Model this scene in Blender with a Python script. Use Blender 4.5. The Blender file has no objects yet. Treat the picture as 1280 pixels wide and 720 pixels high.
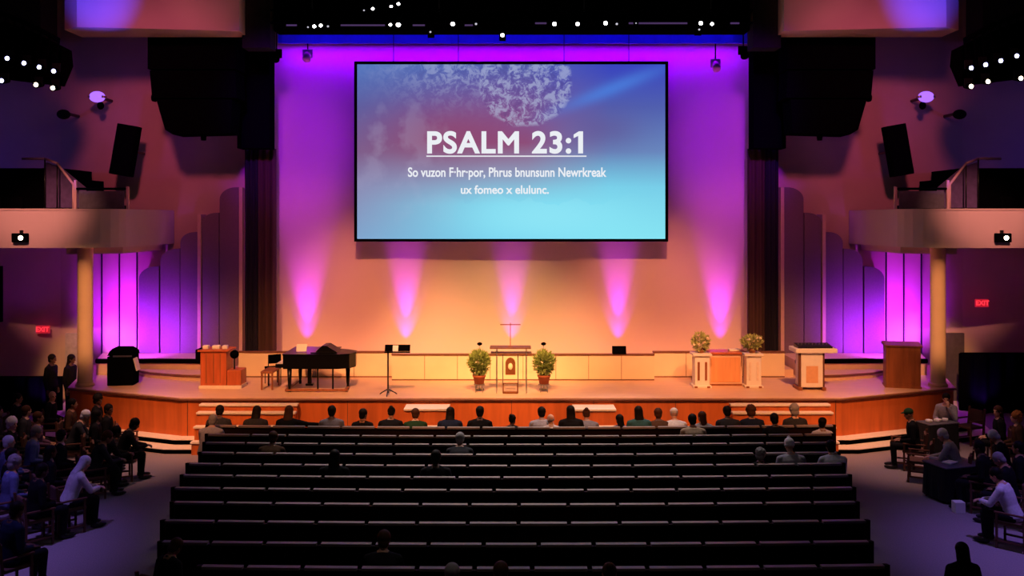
import bpy, bmesh, math, random
from mathutils import Vector, Matrix
random.seed(7)
PI = math.pi
SC = bpy.context.scene
COL = SC.collection
# ------------------------------------------------------------------ camera model
H = 5.8; F = 1136.0; CX = 639.5; CY = 275.0
S = 1.25                      # stage height
def Wp(px, py, Y): return Vector(((px-CX)*Y/F, Y, H-(py-CY)*Y/F))
def onz(px, py, z):
    Y = F*(H-z)/(py-CY); return Vector(((px-CX)*Y/F, Y, z))
cam = bpy.data.cameras.new('camera'); co = bpy.data.objects.new('camera', cam); COL.objects.link(co)
co.location = (0, 0, H); co.rotation_euler = (PI/2, 0, 0)
cam.sensor_width = 36; cam.lens = F/1280*36; cam.shift_y = -(360-CY)/1280; cam.shift_x = (640-CX)/1280
cam.clip_end = 200
SC.camera = co
SC.view_settings.view_transform = 'Standard'; SC.view_settings.look = 'None'
SC.view_settings.gamma = 1; SC.view_settings.exposure = 0; SC.view_settings.use_curve_mapping = False
w = bpy.data.worlds.new('world'); SC.world = w; w.use_nodes = True
w.node_tree.nodes['Background'].inputs[0].default_value = (0.35, 0.2, 0.6, 1)
w.node_tree.nodes['Background'].inputs[1].default_value = 0.004

# ------------------------------------------------------------------ materials
def lin(c):
    return tuple(((x/255)/12.92 if x/255 <= .04045 else ((x/255+.055)/1.055)**2.4) for x in c)
def mat(name, col, rough=.6, metal=0., var=.15, scale=8., stretch=(1,1,1), bump=0., spec=.4, emit=None, es=0., trans=0.):
    m = bpy.data.materials.new(name); m.use_nodes = True
    nt = m.node_tree; b = nt.nodes['Principled BSDF']
    b.inputs['Roughness'].default_value = rough; b.inputs['Metallic'].default_value = metal
    b.inputs['Specular IOR Level'].default_value = spec
    if trans: b.inputs['Transmission Weight'].default_value = trans
    tc = nt.nodes.new('ShaderNodeTexCoord'); mp = nt.nodes.new('ShaderNodeMapping')
    mp.inputs['Scale'].default_value = stretch
    nz = nt.nodes.new('ShaderNodeTexNoise'); nz.inputs['Scale'].default_value = scale; nz.inputs['Detail'].default_value = 4
    nt.links.new(tc.outputs['Object'], mp.inputs['Vector']); nt.links.new(mp.outputs[0], nz.inputs['Vector'])
    cr = nt.nodes.new('ShaderNodeValToRGB')
    cr.color_ramp.elements[0].position = .3; cr.color_ramp.elements[1].position = .7
    cr.color_ramp.elements[0].color = tuple(x*(1-var) for x in col)+(1,)
    cr.color_ramp.elements[1].color = tuple(min(1, x*(1+var)) for x in col)+(1,)
    nt.links.new(nz.outputs['Fac'], cr.inputs[0]); nt.links.new(cr.outputs[0], b.inputs['Base Color'])
    if bump:
        bp = nt.nodes.new('ShaderNodeBump'); bp.inputs['Strength'].default_value = bump; bp.inputs['Distance'].default_value = .01
        nt.links.new(nz.outputs['Fac'], bp.inputs['Height']); nt.links.new(bp.outputs[0], b.inputs['Normal'])
    if emit:
        b.inputs['Emission Color'].default_value = tuple(emit)+(1,); b.inputs['Emission Strength'].default_value = es
    return m
M = {}
M['carpet'] = mat('carpet', (.30,.25,.27), .95, var=.12, scale=40, bump=.5, spec=.1)
M['plaster'] = mat('plaster', (.60,.46,.38), .85, var=.04, scale=1.5, spec=.2)
M['backwall'] = mat('back_wall_plaster', (.78,.68,.56), .85, var=.02, scale=.8, spec=.15)
M['soffit'] = mat('soffit_plaster', (.62,.5,.46), .8, var=.03, scale=1, spec=.2)
M['ceil'] = mat('dark_ceiling', (.02,.018,.018), .9)
M['black'] = mat('black_paint', (.002,.002,.003), .9, spec=.0)
M['blackcloth'] = mat('black_cloth', (.002,.002,.003), .95, spec=.0, bump=.3, scale=60)
M['gloss'] = mat('black_lacquer', (.003,.003,.003), .3, spec=.25)
M['darkgrey'] = mat('dark_grey_paint', (.02,.02,.016), .9, spec=.1)
M['navy'] = mat('navy_drape', (.022,.02,.035), .9, var=.3, scale=3, stretch=(6,6,.1), spec=.1)
M['brownpanel'] = mat('brown_slat_panel', (.06,.03,.025), .8, var=.3, scale=3, stretch=(6,6,.1))
M['stagewood'] = mat('cherry_stage_face', (.55,.14,.035), .45, var=.16, scale=1.2, stretch=(5,5,.6), spec=.3)
M['stagefloor'] = mat('maple_stage_floor', (.72,.5,.34), .42, var=.07, scale=2, stretch=(1,12,1), spec=.35)
M['cream'] = mat('cream_panel', (.80,.66,.44), .6, var=.03, scale=2, spec=.25)
M['nosing'] = mat('pale_step_carpet', (.78,.68,.58), .8, var=.06, scale=20)
M['edge'] = mat('dark_stage_nosing', (.16,.06,.03), .5)
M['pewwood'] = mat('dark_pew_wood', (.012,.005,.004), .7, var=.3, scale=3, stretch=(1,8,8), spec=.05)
M['pewrail'] = mat('grey_pew_rail', (.26,.21,.19), .5, var=.2, scale=3, stretch=(1,8,8), spec=.3)  # even grey wood tone, paler than the pew
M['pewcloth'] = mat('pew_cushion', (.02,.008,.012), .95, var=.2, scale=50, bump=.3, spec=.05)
M['cherry'] = mat('cherry_furniture', (.50,.12,.04), .4, var=.22, scale=1.5, stretch=(6,6,.7))
M['walnut'] = mat('walnut_furniture', (.27,.09,.035), .45, var=.25, scale=1.5, stretch=(6,6,.7))
M['chairwood'] = mat('chair_wood', (.13,.05,.03), .45, var=.25, scale=3, stretch=(5,5,1))
M['chairseat'] = mat('chair_seat_cloth', (.12,.055,.04), .9, var=.15, scale=40, bump=.3)
M['white'] = mat('white_paint', (.8,.76,.7), .5, var=.03)
M['paper'] = mat('white_paper', (.85,.84,.8), .8, var=.02)
M['metal'] = mat('dark_metal', (.03,.03,.03), .35, metal=.6)
M['chrome'] = mat('brushed_metal', (.45,.45,.45), .3, metal=.9)
M['leaf'] = mat('plant_leaf', (.26,.36,.09), .55, var=.35, scale=12)
M['paleleaf'] = mat('pale_leaf', (.42,.48,.18), .55, var=.3, scale=12)
M['flower'] = mat('cream_flower', (.85,.75,.5), .7, var=.1)
M['terracotta'] = mat('terracotta_pot', (.35,.10,.04), .7)
M['brass'] = mat('bronze', (.24,.09,.03), .4, metal=.3)
M['column'] = mat('column_plaster', (.68,.46,.32), .75, var=.04, scale=2)
M['fin'] = mat('acoustic_panel_cloth', (.2,.13,.22), .95, var=.06, scale=30, spec=.05)
M['finlight'] = mat('pale_panel_edge', (.62,.42,.40), .8, var=.04)
M['valance'] = mat('blue_lit_valance', (.10,.12,.8), .8, var=.05, scale=3)  # blue stage light put into the fabric colour
M['tablecloth'] = mat('black_tablecloth', (.008,.008,.01), .9, bump=.3)
M['greytop'] = mat('grey_table_top', (.10,.10,.12), .6)
M['keys'] = mat('ivory_keys', (.8,.78,.7), .3)
M['eye'] = mat('eye', (.02,.015,.015), .2); M['lips'] = mat('lips', (.35,.12,.1), .5)
M['shoe'] = mat('black_shoes', (.012,.01,.01), .4)
def lampm(name, c, s): return mat(name, (.02,.02,.02), .5, emit=c, es=s)
M['lampwhite'] = lampm('lamp_lens_white', (1,.97,.92), 14)
M['lampblue'] = lampm('lamp_lens_blue', (.45,.45,1), 9)
M['lampwarm'] = lampm('lamp_lens_warm', (1,.8,.55), 12)
M['lampdim'] = lampm('lamp_lens_dim', (.7,.68,.8), .8)
M['lampviolet'] = lampm('lamp_glass_violet', (.32,.12,1), 1.6)
M['red'] = lampm('exit_red', (1,.03,.05), 1.6)
M['reddim'] = lampm('exit_face', (1,.02,.05), .45)
M['text'] = lampm('projected_white', (.92,.95,1), .9)
CL = {}
def cloth(name, c, r=.9):
    if name not in CL: CL[name] = mat(name, c, r, var=.12, scale=25, bump=.2, spec=.08)
    return CL[name]
TOPS = dict(black=cloth('black_jacket',(.008,.008,.01)), charcoal=cloth('charcoal_coat',(.03,.03,.036)), navy=cloth('navy_jacket',(.012,.018,.04)),
  grey=cloth('grey_shirt',(.16,.16,.2)), lightgrey=cloth('light_grey_shirt',(.33,.31,.36)), white=cloth('white_shirt',(.62,.6,.64)),
  beige=cloth('beige_top',(.34,.24,.17)), green=cloth('dark_green_top',(.015,.04,.015)), brown=cloth('brown_coat',(.07,.035,.02)),
  blue=cloth('blue_grey_shirt',(.12,.14,.28)), teal=cloth('teal_top',(.03,.09,.1)), trousers=cloth('dark_trousers',(.012,.012,.015)), plum=cloth('plum_top',(.10,.05,.09)))
HAIR = dict(black=cloth('black_hair',(.008,.006,.005),.6), brown=cloth('brown_hair',(.05,.02,.01),.6), grey=cloth('grey_hair',(.22,.2,.2),.7),
  white=cloth('white_hair',(.62,.6,.66),.7), ginger=cloth('ginger_hair',(.3,.11,.03),.6), whitecap=cloth('white_knit_cap',(.6,.55,.56)), greencap=cloth('dark_green_cap',(.015,.05,.025)))
SKIN = dict(light=mat('light_skin',(.55,.30,.20),.6,var=.05), tan=mat('tan_skin',(.32,.16,.09),.6,var=.05), dark=mat('dark_skin',(.09,.04,.025),.55,var=.05))

# ------------------------------------------------------------------ mesh helpers
class MB:
    def __init__(s): s.bm = bmesh.new()
    def box(s, x0,x1,y0,y1,z0,z1, rot=None, bev=0.):
        r = bmesh.ops.create_cube(s.bm, size=1)
        vs = r['verts']; c = Vector(((x0+x1)/2,(y0+y1)/2,(z0+z1)/2))
        for v in vs:
            v.co = Vector((v.co.x*(x1-x0), v.co.y*(y1-y0), v.co.z*(z1-z0)))
            if rot: v.co = rot @ v.co
            v.co += c
        if bev:
            es = list({e for v in vs for e in v.link_edges})
            bmesh.ops.bevel(s.bm, geom=es, offset=bev, segments=2, affect='EDGES', profile=.5)
        return s
    def tube(s, a, b, r0, r1=None, n=12, caps=True):
        a = Vector(a); b = Vector(b); r1 = r0 if r1 is None else r1
        d = b-a; L = d.length
        if L < 1e-6: return s
        q = d.to_track_quat('Z','Y').to_matrix()
        v0 = [s.bm.verts.new(a+q@Vector((r0*math.cos(2*PI*i/n), r0*math.sin(2*PI*i/n),0))) for i in range(n)]
        v1 = [s.bm.verts.new(b+q@Vector((r1*math.cos(2*PI*i/n), r1*math.sin(2*PI*i/n),0))) for i in range(n)]
        for i in range(n): s.bm.faces.new((v0[i],v0[(i+1)%n],v1[(i+1)%n],v1[i]))
        if caps: s.bm.faces.new(v0[::-1]); s.bm.faces.new(v1)
        return s
    def path(s, pts, r, n=8):
        for a,b in zip(pts[:-1],pts[1:]): s.tube(a,b,r,r,n)
        for p in pts[1:-1]: s.ell(p,(r,r,r),u=8,v=6)
        return s
    def cap(s, a, b, r0, r1, n=14):    # capsule
        s.tube(a,b,r0,r1,n); s.ell(a,(r0,)*3,u=n,v=8); s.ell(b,(r1,)*3,u=n,v=8); return s
    def ell(s, c, r, rot=None, u=18, v=12):
        q = bmesh.ops.create_uvsphere(s.bm, u_segments=u, v_segments=v, radius=1)
        for vv in q['verts']:
            p = Vector((vv.co.x*r[0], vv.co.y*r[1], vv.co.z*r[2]))
            if rot: p = rot @ p
            vv.co = p + Vector(c)
        return s
    def loft(s, rings, n=20):          # rings: (center, xaxis, yaxis) ellipses
        prev = None; first = None
        for c,ax,ay in rings:
            vs = [s.bm.verts.new(Vector(c)+Vector(ax)*math.cos(2*PI*i/n)+Vector(ay)*math.sin(2*PI*i/n)) for i in range(n)]
            if prev:
                for i in range(n): s.bm.faces.new((prev[i],prev[(i+1)%n],vs[(i+1)%n],vs[i]))
            else: first = vs
            prev = vs
        s.bm.faces.new(first[::-1]); s.bm.faces.new(prev); return s
    def lathe(s, c, prof, n=24):
        return s.loft([((c[0],c[1],c[2]+z),(r,0,0),(0,r,0)) for r,z in prof], n)
    def prism(s, pts, z0, z1):         # polygon in xy, extruded in z
        a = [s.bm.verts.new((x,y,z0)) for x,y in pts]; b = [s.bm.verts.new((x,y,z1)) for x,y in pts]
        n = len(pts)
        for i in range(n): s.bm.faces.new((a[i],a[(i+1)%n],b[(i+1)%n],b[i]))
        s.bm.faces.new(a[::-1]); s.bm.faces.new(b); return s
    def prism_y(s, pts, y0, y1):       # polygon in xz, extruded in y
        a = [s.bm.verts.new((x,y0,z)) for x,z in pts]; b = [s.bm.verts.new((x,y1,z)) for x,z in pts]
        n = len(pts)
        for i in range(n): s.bm.faces.new((a[i],a[(i+1)%n],b[(i+1)%n],b[i]))
        s.bm.faces.new(a[::-1]); s.bm.faces.new(b); return s
    def prism_x(s, pts, x0, x1):       # polygon in yz, extruded in x
        a = [s.bm.verts.new((x0,y,z)) for y,z in pts]; b = [s.bm.verts.new((x1,y,z)) for y,z in pts]
        n = len(pts)
        for i in range(n): s.bm.faces.new((a[i],a[(i+1)%n],b[(i+1)%n],b[i]))
        s.bm.faces.new(a[::-1]); s.bm.faces.new(b); return s
    def bent(s, x0,x1,y0,y1,z0,z1, fn, n=8):
        rows = []
        for i in range(n+1):
            x = x0+(x1-x0)*i/n; o = fn(x)
            rows.append([s.bm.verts.new(p) for p in ((x,y0+o,z0),(x,y1+o,z0),(x,y1+o,z1),(x,y0+o,z1))])
        for a,b in zip(rows[:-1],rows[1:]):
            for i in range(4): s.bm.faces.new((a[i],a[(i+1)%4],b[(i+1)%4],b[i]))
        s.bm.faces.new(rows[0][::-1]); s.bm.faces.new(rows[-1]); return s
    def mesh(s, name, smooth=False):
        bmesh.ops.recalc_face_normals(s.bm, faces=s.bm.faces)
        me = bpy.data.meshes.new(name); s.bm.to_mesh(me); s.bm.free()
        if smooth:
            for p in me.polygons: p.use_smooth = True
        return me
    def build(s, name, m, parent=None, smooth=False, label=None):
        o = bpy.data.objects.new(name, s.mesh(name, smooth)); COL.objects.link(o)
        o.data.materials.append(m)
        if parent: o.parent = parent
        if label: o['label'] = label
        return o
def thing(name, label, cat, loc=(0,0,0), rz=0, group=None):
    o = bpy.data.objects.new(name, None); COL.objects.link(o); o.location = loc; o.rotation_euler = (0,0,rz)
    o.empty_display_size = .1
    o['label'] = label; o['category'] = cat
    if group: o['group'] = group
    if len(label.split())>16: print('LONGLABEL',label)
    return o
def tag(o, label, cat, group=None, kind=None):
    o['label'] = label; o['category'] = cat
    if group: o['group'] = group
    if kind: o['kind'] = kind
    return o
def struct(o, label=None, cat=None):
    o['kind'] = 'structure'
    if label: o['label'] = label
    if cat: o['category'] = cat
    return o
def copy_tree(o, parent=None):
    c = o.copy(); COL.objects.link(c); c.parent = parent
    for ch in list(o.children): copy_tree(ch, c)
    return c
def text_mesh(name, body, size, m, parent, loc, extr=.004, off=.0, align='CENTER', spacing=1.0):
    cu = bpy.data.curves.new(name, 'FONT'); cu.body = body; cu.size = size; cu.extrude = extr; cu.bevel_depth = off; cu.bevel_resolution = 0
    cu.align_x = align; cu.align_y = 'CENTER'; cu.space_character = spacing
    t = bpy.data.objects.new(name+'_tmp', cu); COL.objects.link(t)
    dg = bpy.context.evaluated_depsgraph_get(); me = bpy.data.meshes.new_from_object(t.evaluated_get(dg))
    bpy.data.objects.remove(t)
    me.transform(Matrix.Rotation(PI/2,4,'X'))
    o = bpy.data.objects.new(name, me); COL.objects.link(o); me.materials.clear(); me.materials.append(m)
    o.parent = parent; o.location = loc
    return o
ORD = ['first','second','third','fourth','fifth','sixth','seventh','eighth','ninth','tenth','eleventh','twelfth','thirteenth','fourteenth','fifteenth','sixteenth','seventeenth','eighteenth']
SIDES = ((-1,'left'),(1,'right'))

# ------------------------------------------------------------------ room shell
struct(MB().box(-24,24,-2,33,-.2,0).build('floor', M['carpet']))
struct(MB().box(-24,24,-2,33,13.6,13.8).build('ceiling', M['ceil']))
struct(MB().box(-8.6,8.6,29,29.25,0,13.6).build('wall_back', M['backwall']))
for s,nm in SIDES:
    m = MB()
    pts = [(8.25,28.6),(14.2,28.6),(19,27.4),(19,27.7),(14.25,28.9),(8.25,28.9)]
    m.prism([(s*x,y) for x,y in pts],0,13.6)
    struct(m.build('wall_'+nm, M['plaster']))
    struct(MB().box(*sorted((s*19,s*19.2)),-2,27.7,0,13.6).build('wall_side_'+nm, M['plaster']))
    # deep soffit band high over the side stage
    a = [(7.42,24.75),(11.6,24.25),(12.1,24.6),(12.1,25.6),(7.42,25.6)]
    struct(MB().prism([(s*x,y) for x,y in a],10.95,13.6).build('trim_soffit_'+nm, M['soffit']))
    # dark masonry pier beside the stage opening
    struct(MB().box(*sorted((s*6.72,s*7.5)),25.3,25.9,10.6,13.6).build('trim_pier_'+nm, M['darkgrey']))
struct(MB().box(-6.7,6.7,25.6,26.2,11.14,13.6).build('trim_header', M['black']))
struct(MB().box(-8.0,8.0,28.0,28.9,11.9,13.6).build('trim_upper_header', M['black']))
# valance, blue of the light put into its colour
vb = MB().bent(-7.22,7.32,28.1,28.2,11.27,11.95, lambda x: .03*math.sin(x*9), n=120).build('valance', M['valance'])
tag(vb,'long narrow fabric valance coloured with blue light above the stage wall','valance')

# side slot panels: black tall masking, navy drape and brown panel
for s,nm in SIDES:
    X = lambda a,b: sorted((s*a,s*b))
    t = MB().box(*X(7.27,8.25),27.3,27.9,7.95,11.9,bev=.02).build('masking_box', M['blackcloth'])
    tag(t,f'tall black masking box hanging at the {nm} edge of the stage wall','masking box')
    d = MB().bent(*X(7.83,8.25),28.1,28.2,1.25,8.0, lambda x: .05*math.sin(x*40), n=24).build('stage_drape', M['navy'])
    tag(d,f'dark navy drape hanging full height beside the {nm} edge of the stage wall','drape')
    d = MB().bent(*X(7.3,7.83),28.1,28.2,1.25,8.0, lambda x: .04*math.sin(x*30), n=24).build('stage_drape', M['brownpanel'])
    tag(d,f'dark brown drape next to the lit wall, {nm} side of the stage','drape')

# stepped acoustic panels on the side walls (px offsets from centre, top y)
fins = [(341,365,234,'tallest'),(366,388,266,'second tallest'),(393,414,290,'third tallest'),(415,439,311,'fourth tallest'),(441,466,333,'shortest')]
for s,nm in SIDES:
    for i,(a,b,ty,desc) in enumerate(fins):
        Y = 28.05
        x0 = a*Y/F; x1 = b*Y/F; z1 = H-(ty-CY)*Y/F; z0 = S
        wdt = x1-x0; pts = [(x0,z0),(x1,z0)]
        r = wdt*.85
        for k in range(9):
            an = k/8*PI/2
            pts.append((x1-r+r*math.cos(an), z1-r*.75+r*.75*math.sin(an)))
        pts.append((x0,z1))
        t = thing('acoustic_panel', f'{desc} of the round-shouldered upright acoustic panels, {nm} of the stage', 'wall panel', (0,0,0), 0, 'acoustic panels')
        m = MB(); pp = [(s*x,z) for x,z in pts]
        m.prism_y(pp, Y, Y+.5).build('panel_face', M['fin'], t)
    for a,nmx in ((468,'inner'),(490,'middle'),(512,'outer')):
        Y=28.55
        o=MB().box(*sorted((s*a*Y/F,s*(a+.9)*Y/F)),Y-.02,Y+.06,S,H-(300-CY)*Y/F).build('wall_seam_strip',M['navy']); tag(o,f'{nmx} thin dark upright strip on the violet lit wall, {nm} of the stage','trim strip')
    for a,b,ty in ((336.5,341,234),(388.5,393,268)):
        Y=28.0
        o = MB().box(*sorted((s*a*Y/F,s*b*Y/F)),Y,Y+.55,S,H-(ty-CY)*Y/F,bev=.01).build('panel_edge_strip', M['finlight'])
        tag(o, f'thin pale upright strip between acoustic panels, {"nearest the stage wall" if a<350 else "farther from the stage wall"}, {nm} side','trim strip')

# ------------------------------------------------------------------ stage
front = [(-8.45,23.28),(8.45,23.28),(12.02,24.72),(13.2,28.6),(-13.2,28.6),(-12.02,24.72)]
def inset(o, k=0):
    return [(-8.45-o*.2,23.28-o),(8.45+o*.2,23.28-o),(12.02+o,24.72-o*.75),(13.2+o,28.6),(-13.2-o,28.6),(-12.02-o,24.72-o*.75)]
st = thing('stage','wide raised stage with orange wood front and pale wood floor','stage',(0,25.5,0))
def ps(m, name, mt, par=st, label=None):
    m.bm.transform(Matrix.Translation(-Vector(par.location)))
    return m.build(name, mt, par, label=label)
ps(MB().prism(front,0,S-.05),'stage_face',M['stagewood'])
ps(MB().prism(inset(.04),S-.05,S),'stage_floor',M['stagefloor'])
e = MB()
fr = inset(.055)[:3]; fl = [inset(.055)[5],inset(.055)[0]]
line = [inset(.05)[5],inset(.05)[0],inset(.05)[1],inset(.05)[2]]
for a,b in zip(line[:-1],line[1:]): e.tube((a[0],a[1],S-.045),(b[0],b[1],S-.045),.028,.028,8)
ps(e,'stage_nosing',M['edge'])
# panel seams on stage face
e = MB()
for x in [-8.3,-6.3,-4.2,-2.1,0,2.1,4.2,6.3,8.3]: e.box(x-.008,x+.008,23.265,23.3,.2,S-.07)
ps(e,'panel_seam',M['edge'])
struct(st)
for o,z,nm2 in ((.40,.27,'upper'),(.80,.13,'lower')):
    p = inset(o); q = thing('stage_step', f'{nm2} of the two long pale steps running round the stage foot','step',(0,25.5,0)); struct(q)
    ps(MB().prism(inset(o-.06),0,z-.015),'riser',M['black'],q); ps(MB().prism(p,z-.015,z),'tread',M['nosing'],q)  # black riser stands in for shade under the tread overhang
def stairs(px0, px1, zs, depth, label, first=None):
    Yf = 23.22
    x0 = (px0-CX)*Yf/F; x1 = (px1-CX)*Yf/F
    t = thing('stage_stairs', label, 'stairs', ((x0+x1)/2, Yf, 0)); hw=(x1-x0)/2
    y = 0
    for i,z in enumerate(zs):
        d = first if (first and i==0) else depth
        MB().box(-hw,hw,y-d+.04,y,.0 if i==0 else 0,z-.05).build('riser', M['stagewood'], t)
        MB().box(-hw-.02,hw+.02,y-d,y-.002,z-.05,z,bev=.008).build('tread', M['nosing'], t)
        y -= d
    return t
stairs(253,373,[1.13,.97,.66,.33],.21,'wide portable stairs with pale treads against the stage front, left end')
stairs(912,1034,[1.13,.97,.66,.33],.21,'wide portable stairs with pale treads against the stage front, right end')
stairs(509,562,[1.1,.7,.35],.15,'narrow pale topped steps at the stage front, left of the central lectern',.62)
stairs(716,766,[1.09,.7,.35],.15,'narrow pale topped steps at the stage front, right of the central lectern',.62)
# choir rail
def rail(x0,x1,Y,label,seams,mt=M['cream']):
    t = thing('choir_rail',label,'rail',((x0+x1)/2,Y,S)); hw=(x1-x0)/2
    MB().box(-hw,hw,0,.08,0,.71).build('rail_panel',mt,t)
    MB().box(-hw-.01,hw+.01,-.03,.11,.71,.75,bev=.006).build('rail_cap',M['edge'],t)
    for k in range(1,seams):
        x = -hw+2*hw*k/seams
        MB().box(x-.006,x+.006,-.006,.0,.02,.7).build('seam',M['edge'],t)
    MB().box(-hw,hw,-.02,-.0,0,.03).build('kick_strip',M['edge'],t)
rail(-3.4,4.05,25.8,'long cream low rail wall across the middle of the stage',8)
rail(-7.9,-3.45,26.3,'set back cream low rail wall behind the grand piano',4)
rail(4.1,7.9,26.3,'set back cream low rail wall behind the flower pedestals',4)
# choir floor behind the rail and side risers
struct(MB().box(-8.2,8.2,26.45,28.98,S,S+.2).build('trim_choir_floor', M['stagefloor']))
for s,nm in SIDES:
    for k,(yo,z,desc) in enumerate(((26.7,S+.48,'upper'),(25.9,S+.2,'lower'))):
        pts=[(8.3,yo-.15),(9.4,yo),(10.6,yo+.05),(12.2 if k==0 else 11.2,yo+ (0 if k==0 else .3)),(12.6,27.98),(8.3,27.98)]
        if k==1: pts=[(8.3,yo-.25),(9.3,yo-.1),(10.4,yo+.3),(11.0,yo+.78),(8.3,yo+.63)]
        t=thing('choir_riser',f'{desc} choir riser with dark edge, {nm} side of the stage','riser')
        MB().prism([(s*x,y) for x,y in pts],S,z-.03).build('riser_body',M['stagefloor'],t)
        n=3 if k else 3
        e=MB()
        for a,b in zip(pts[:n],pts[1:n+1]):
            a=Vector((s*a[0],a[1]-.02,z-.07)); b=Vector((s*b[0],b[1]-.02,z-.07))
            e.tube(a,b,.07 if k==0 else .03,None,8)
        e.build('riser_edge',M['edge'] if k else M['black'],t)
        struct(t)

# columns
for s,nm in SIDES:
    t=thing('column',f'tall round cream column rising from the {nm} corner of the stage','column',(s*11.72,24.98,S)); struct(t)
    MB().lathe((0,0,0),[(.21,.0),(.21,.12),(.2,.13),(.2,3.74),(.21,3.75),(.21,3.81)],32).build('shaft',M['column'],t,True)
    MB().lathe((0,0,0),[(.25,0),(.25,.05),(.22,.09)],32).build('base',M['column'],t,True)

# ------------------------------------------------------------------ balconies
def seat_proto():
    t=thing('theatre_seat','','seat')
    MB().box(-.24,.24,-.02,.42,.38,.48,bev=.03).build('seat',M['blackcloth'],t)
    MB().box(-.24,.24,-.12,-.02,.4,.95,bev=.03).build('backrest',M['blackcloth'],t)
    for x in (-.27,.27): MB().box(x-.025,x+.025,-.08,.38,0,.62,bev=.01).build('armrest',M['black'],t)
    return t
seat0=seat_proto(); seat_used=False
for s,nm in SIDES:
    bal=thing('balcony',f'{nm} side balcony with pale curved parapet','balcony',(s*15,26,5.06)); struct(bal)
    cv=[(19,24.0),(12.1,24.0)]
    for k in range(1,9):
        an=k/8*PI/2; cv.append((12.1-1.5*math.sin(an), 25.3-1.3*math.cos(an)))
    cv.append((10.6,28.55))
    inner=[]
    for i,p in enumerate(cv):
        a=Vector(cv[max(0,i-1)]); b=Vector(cv[min(len(cv)-1,i+1)]); d=(b-a).normalized(); n=Vector((-d.y,d.x))
        # inward is toward larger x / larger y
        n=Vector((d.y,-d.x)) if (n.x*(1)+n.y*0.3)<0 else n
        if i==0: n=Vector((0,1))
        inner.append((p[0]+n.x*.14,p[1]+n.y*.14))
    L=Vector(bal.location)
    def P2(pts): return [(s*x-L.x,y-L.y) for x,y in pts]
    m=MB()
    for (a,b,c,d) in zip(cv[:-1],cv[1:],inner[1:],inner[:-1]): m.prism(P2([a,b,c,d]),0,1.0)
    m.build('parapet',M['soffit'],bal)
    m=MB()
    for (a,b,c,d) in zip(cv[:-1],cv[1:],inner[1:],inner[:-1]):
        q=[(a[0],a[1]-.03),(b[0],b[1]-.03),c,d]; m.prism(P2(q),1.0,1.04)
    m.build('parapet_cap',M['soffit'],bal)
    m=MB(); m.prism(P2(inner+[(19,28.5)]),.0,.12); m.build('balcony_slab',M['soffit'],bal)
    m=MB(); m.prism(P2([(12.2,24.9),(10.95,25.6),(10.95,28.5),(12.2,28.5)]),-.2,-.02); m.build('underside_drop',M['plaster'],bal)
    # tiers
    for k in range(1):
        y0=25.0+k*1.05
        m=MB().box(*sorted((s*(13.3+.3*k),s*18.9)),y0,28.3,5.18,5.5+.42*k).build('trim_balcony_tier_'+nm,M['blackcloth']); struct(m)
    for k,(xa,zt) in enumerate(((12.0,6.25),(12.35,6.65),(12.7,7.0),(13.05,7.3))):
        struct(MB().box(*sorted((s*xa,s*18.9)),26.0+.1*k,28.4-.05*k,5.18,zt).build('trim_balcony_step_'+nm,M['blackcloth']))
    n=0
    for k in range(1):
        for j in range(7):
            x=13.75+.35*k+j*.62
            if (x-0)*F/25 > 700: continue
            o = seat0 if not seat_used else copy_tree(seat0); seat_used=True
            o.location=(s*x,25.4,5.5); o.rotation_euler=(0,0,s*.5)
            o['label']=f'black theatre seat on the {nm} balcony, front row, {ORD[j]} from the stage side'
            o['group']='black theatre seats on the balconies'; n+=1
    # guard rail by the stair end
    t=thing('guard_rail',f'low metal guard with dark panel at the rounded end of the {nm} balcony','guard rail',(s*11.3,25.05,6.1))
    for x in (-.72,.72): MB().box(x-.035,x+.035,-.035,.035,-.0,.62 if x*s<0 else .8,bev=.008).build('post',M['finlight'],t)
    MB().box(-.62,.62,-.02,.02,.02,.5).build('infill_panel',M['greytop'],t)
    MB().tube((-.7,0,.56),(.7,0,.56),.035).build('top_rail',M['black'],t,True)
    t=thing('stair_rail',f'sloping metal handrail climbing the {nm} balcony seating','handrail',(s*12.1,25.1,6.1))
    p=[(0,0,0),(0,0,.68),(s*.75,.6,1.3),(s*1.2,.8,1.45),(s*1.9,.9,1.45)]
    MB().path(p,.035).build('handrail',M['finlight'],t,True)
    for q in ((s*.75,.6,1.3),(s*1.2,.8,1.45)): MB().tube(q,(q[0],q[1],-.4 if 0 else .0),.02).build('baluster',M['metal'],t,True)
    m=MB(); m.prism_y([(.05*s,.05),(.05*s,.62),(s*.75,1.2),(s*1.2,1.35),(s*1.2,.05)],.85,.87); m.build('glass_infill',mat('smoked_panel_'+nm,(.12,.08,.2),.4),t)
    # flood lamp on parapet
    px=25 if s<0 else 1254
    t=thing('flood_lamp',f'small black flood lamp glowing on the {nm} balcony parapet','lamp',((px-CX)*23.9/F,23.98,5.33))
    MB().box(-.2,.2,-.14,0,-.12,.12,bev=.02).build('housing',M['black'],t)
    MB().tube((.05,-.15,0),(.05,-.139,0),.06,.06,16).build('lens',M['lampwarm'],t)
    MB().box(-.04,.04,-.03,.02,.1,.2).build('bracket',M['metal'],t)

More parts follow.
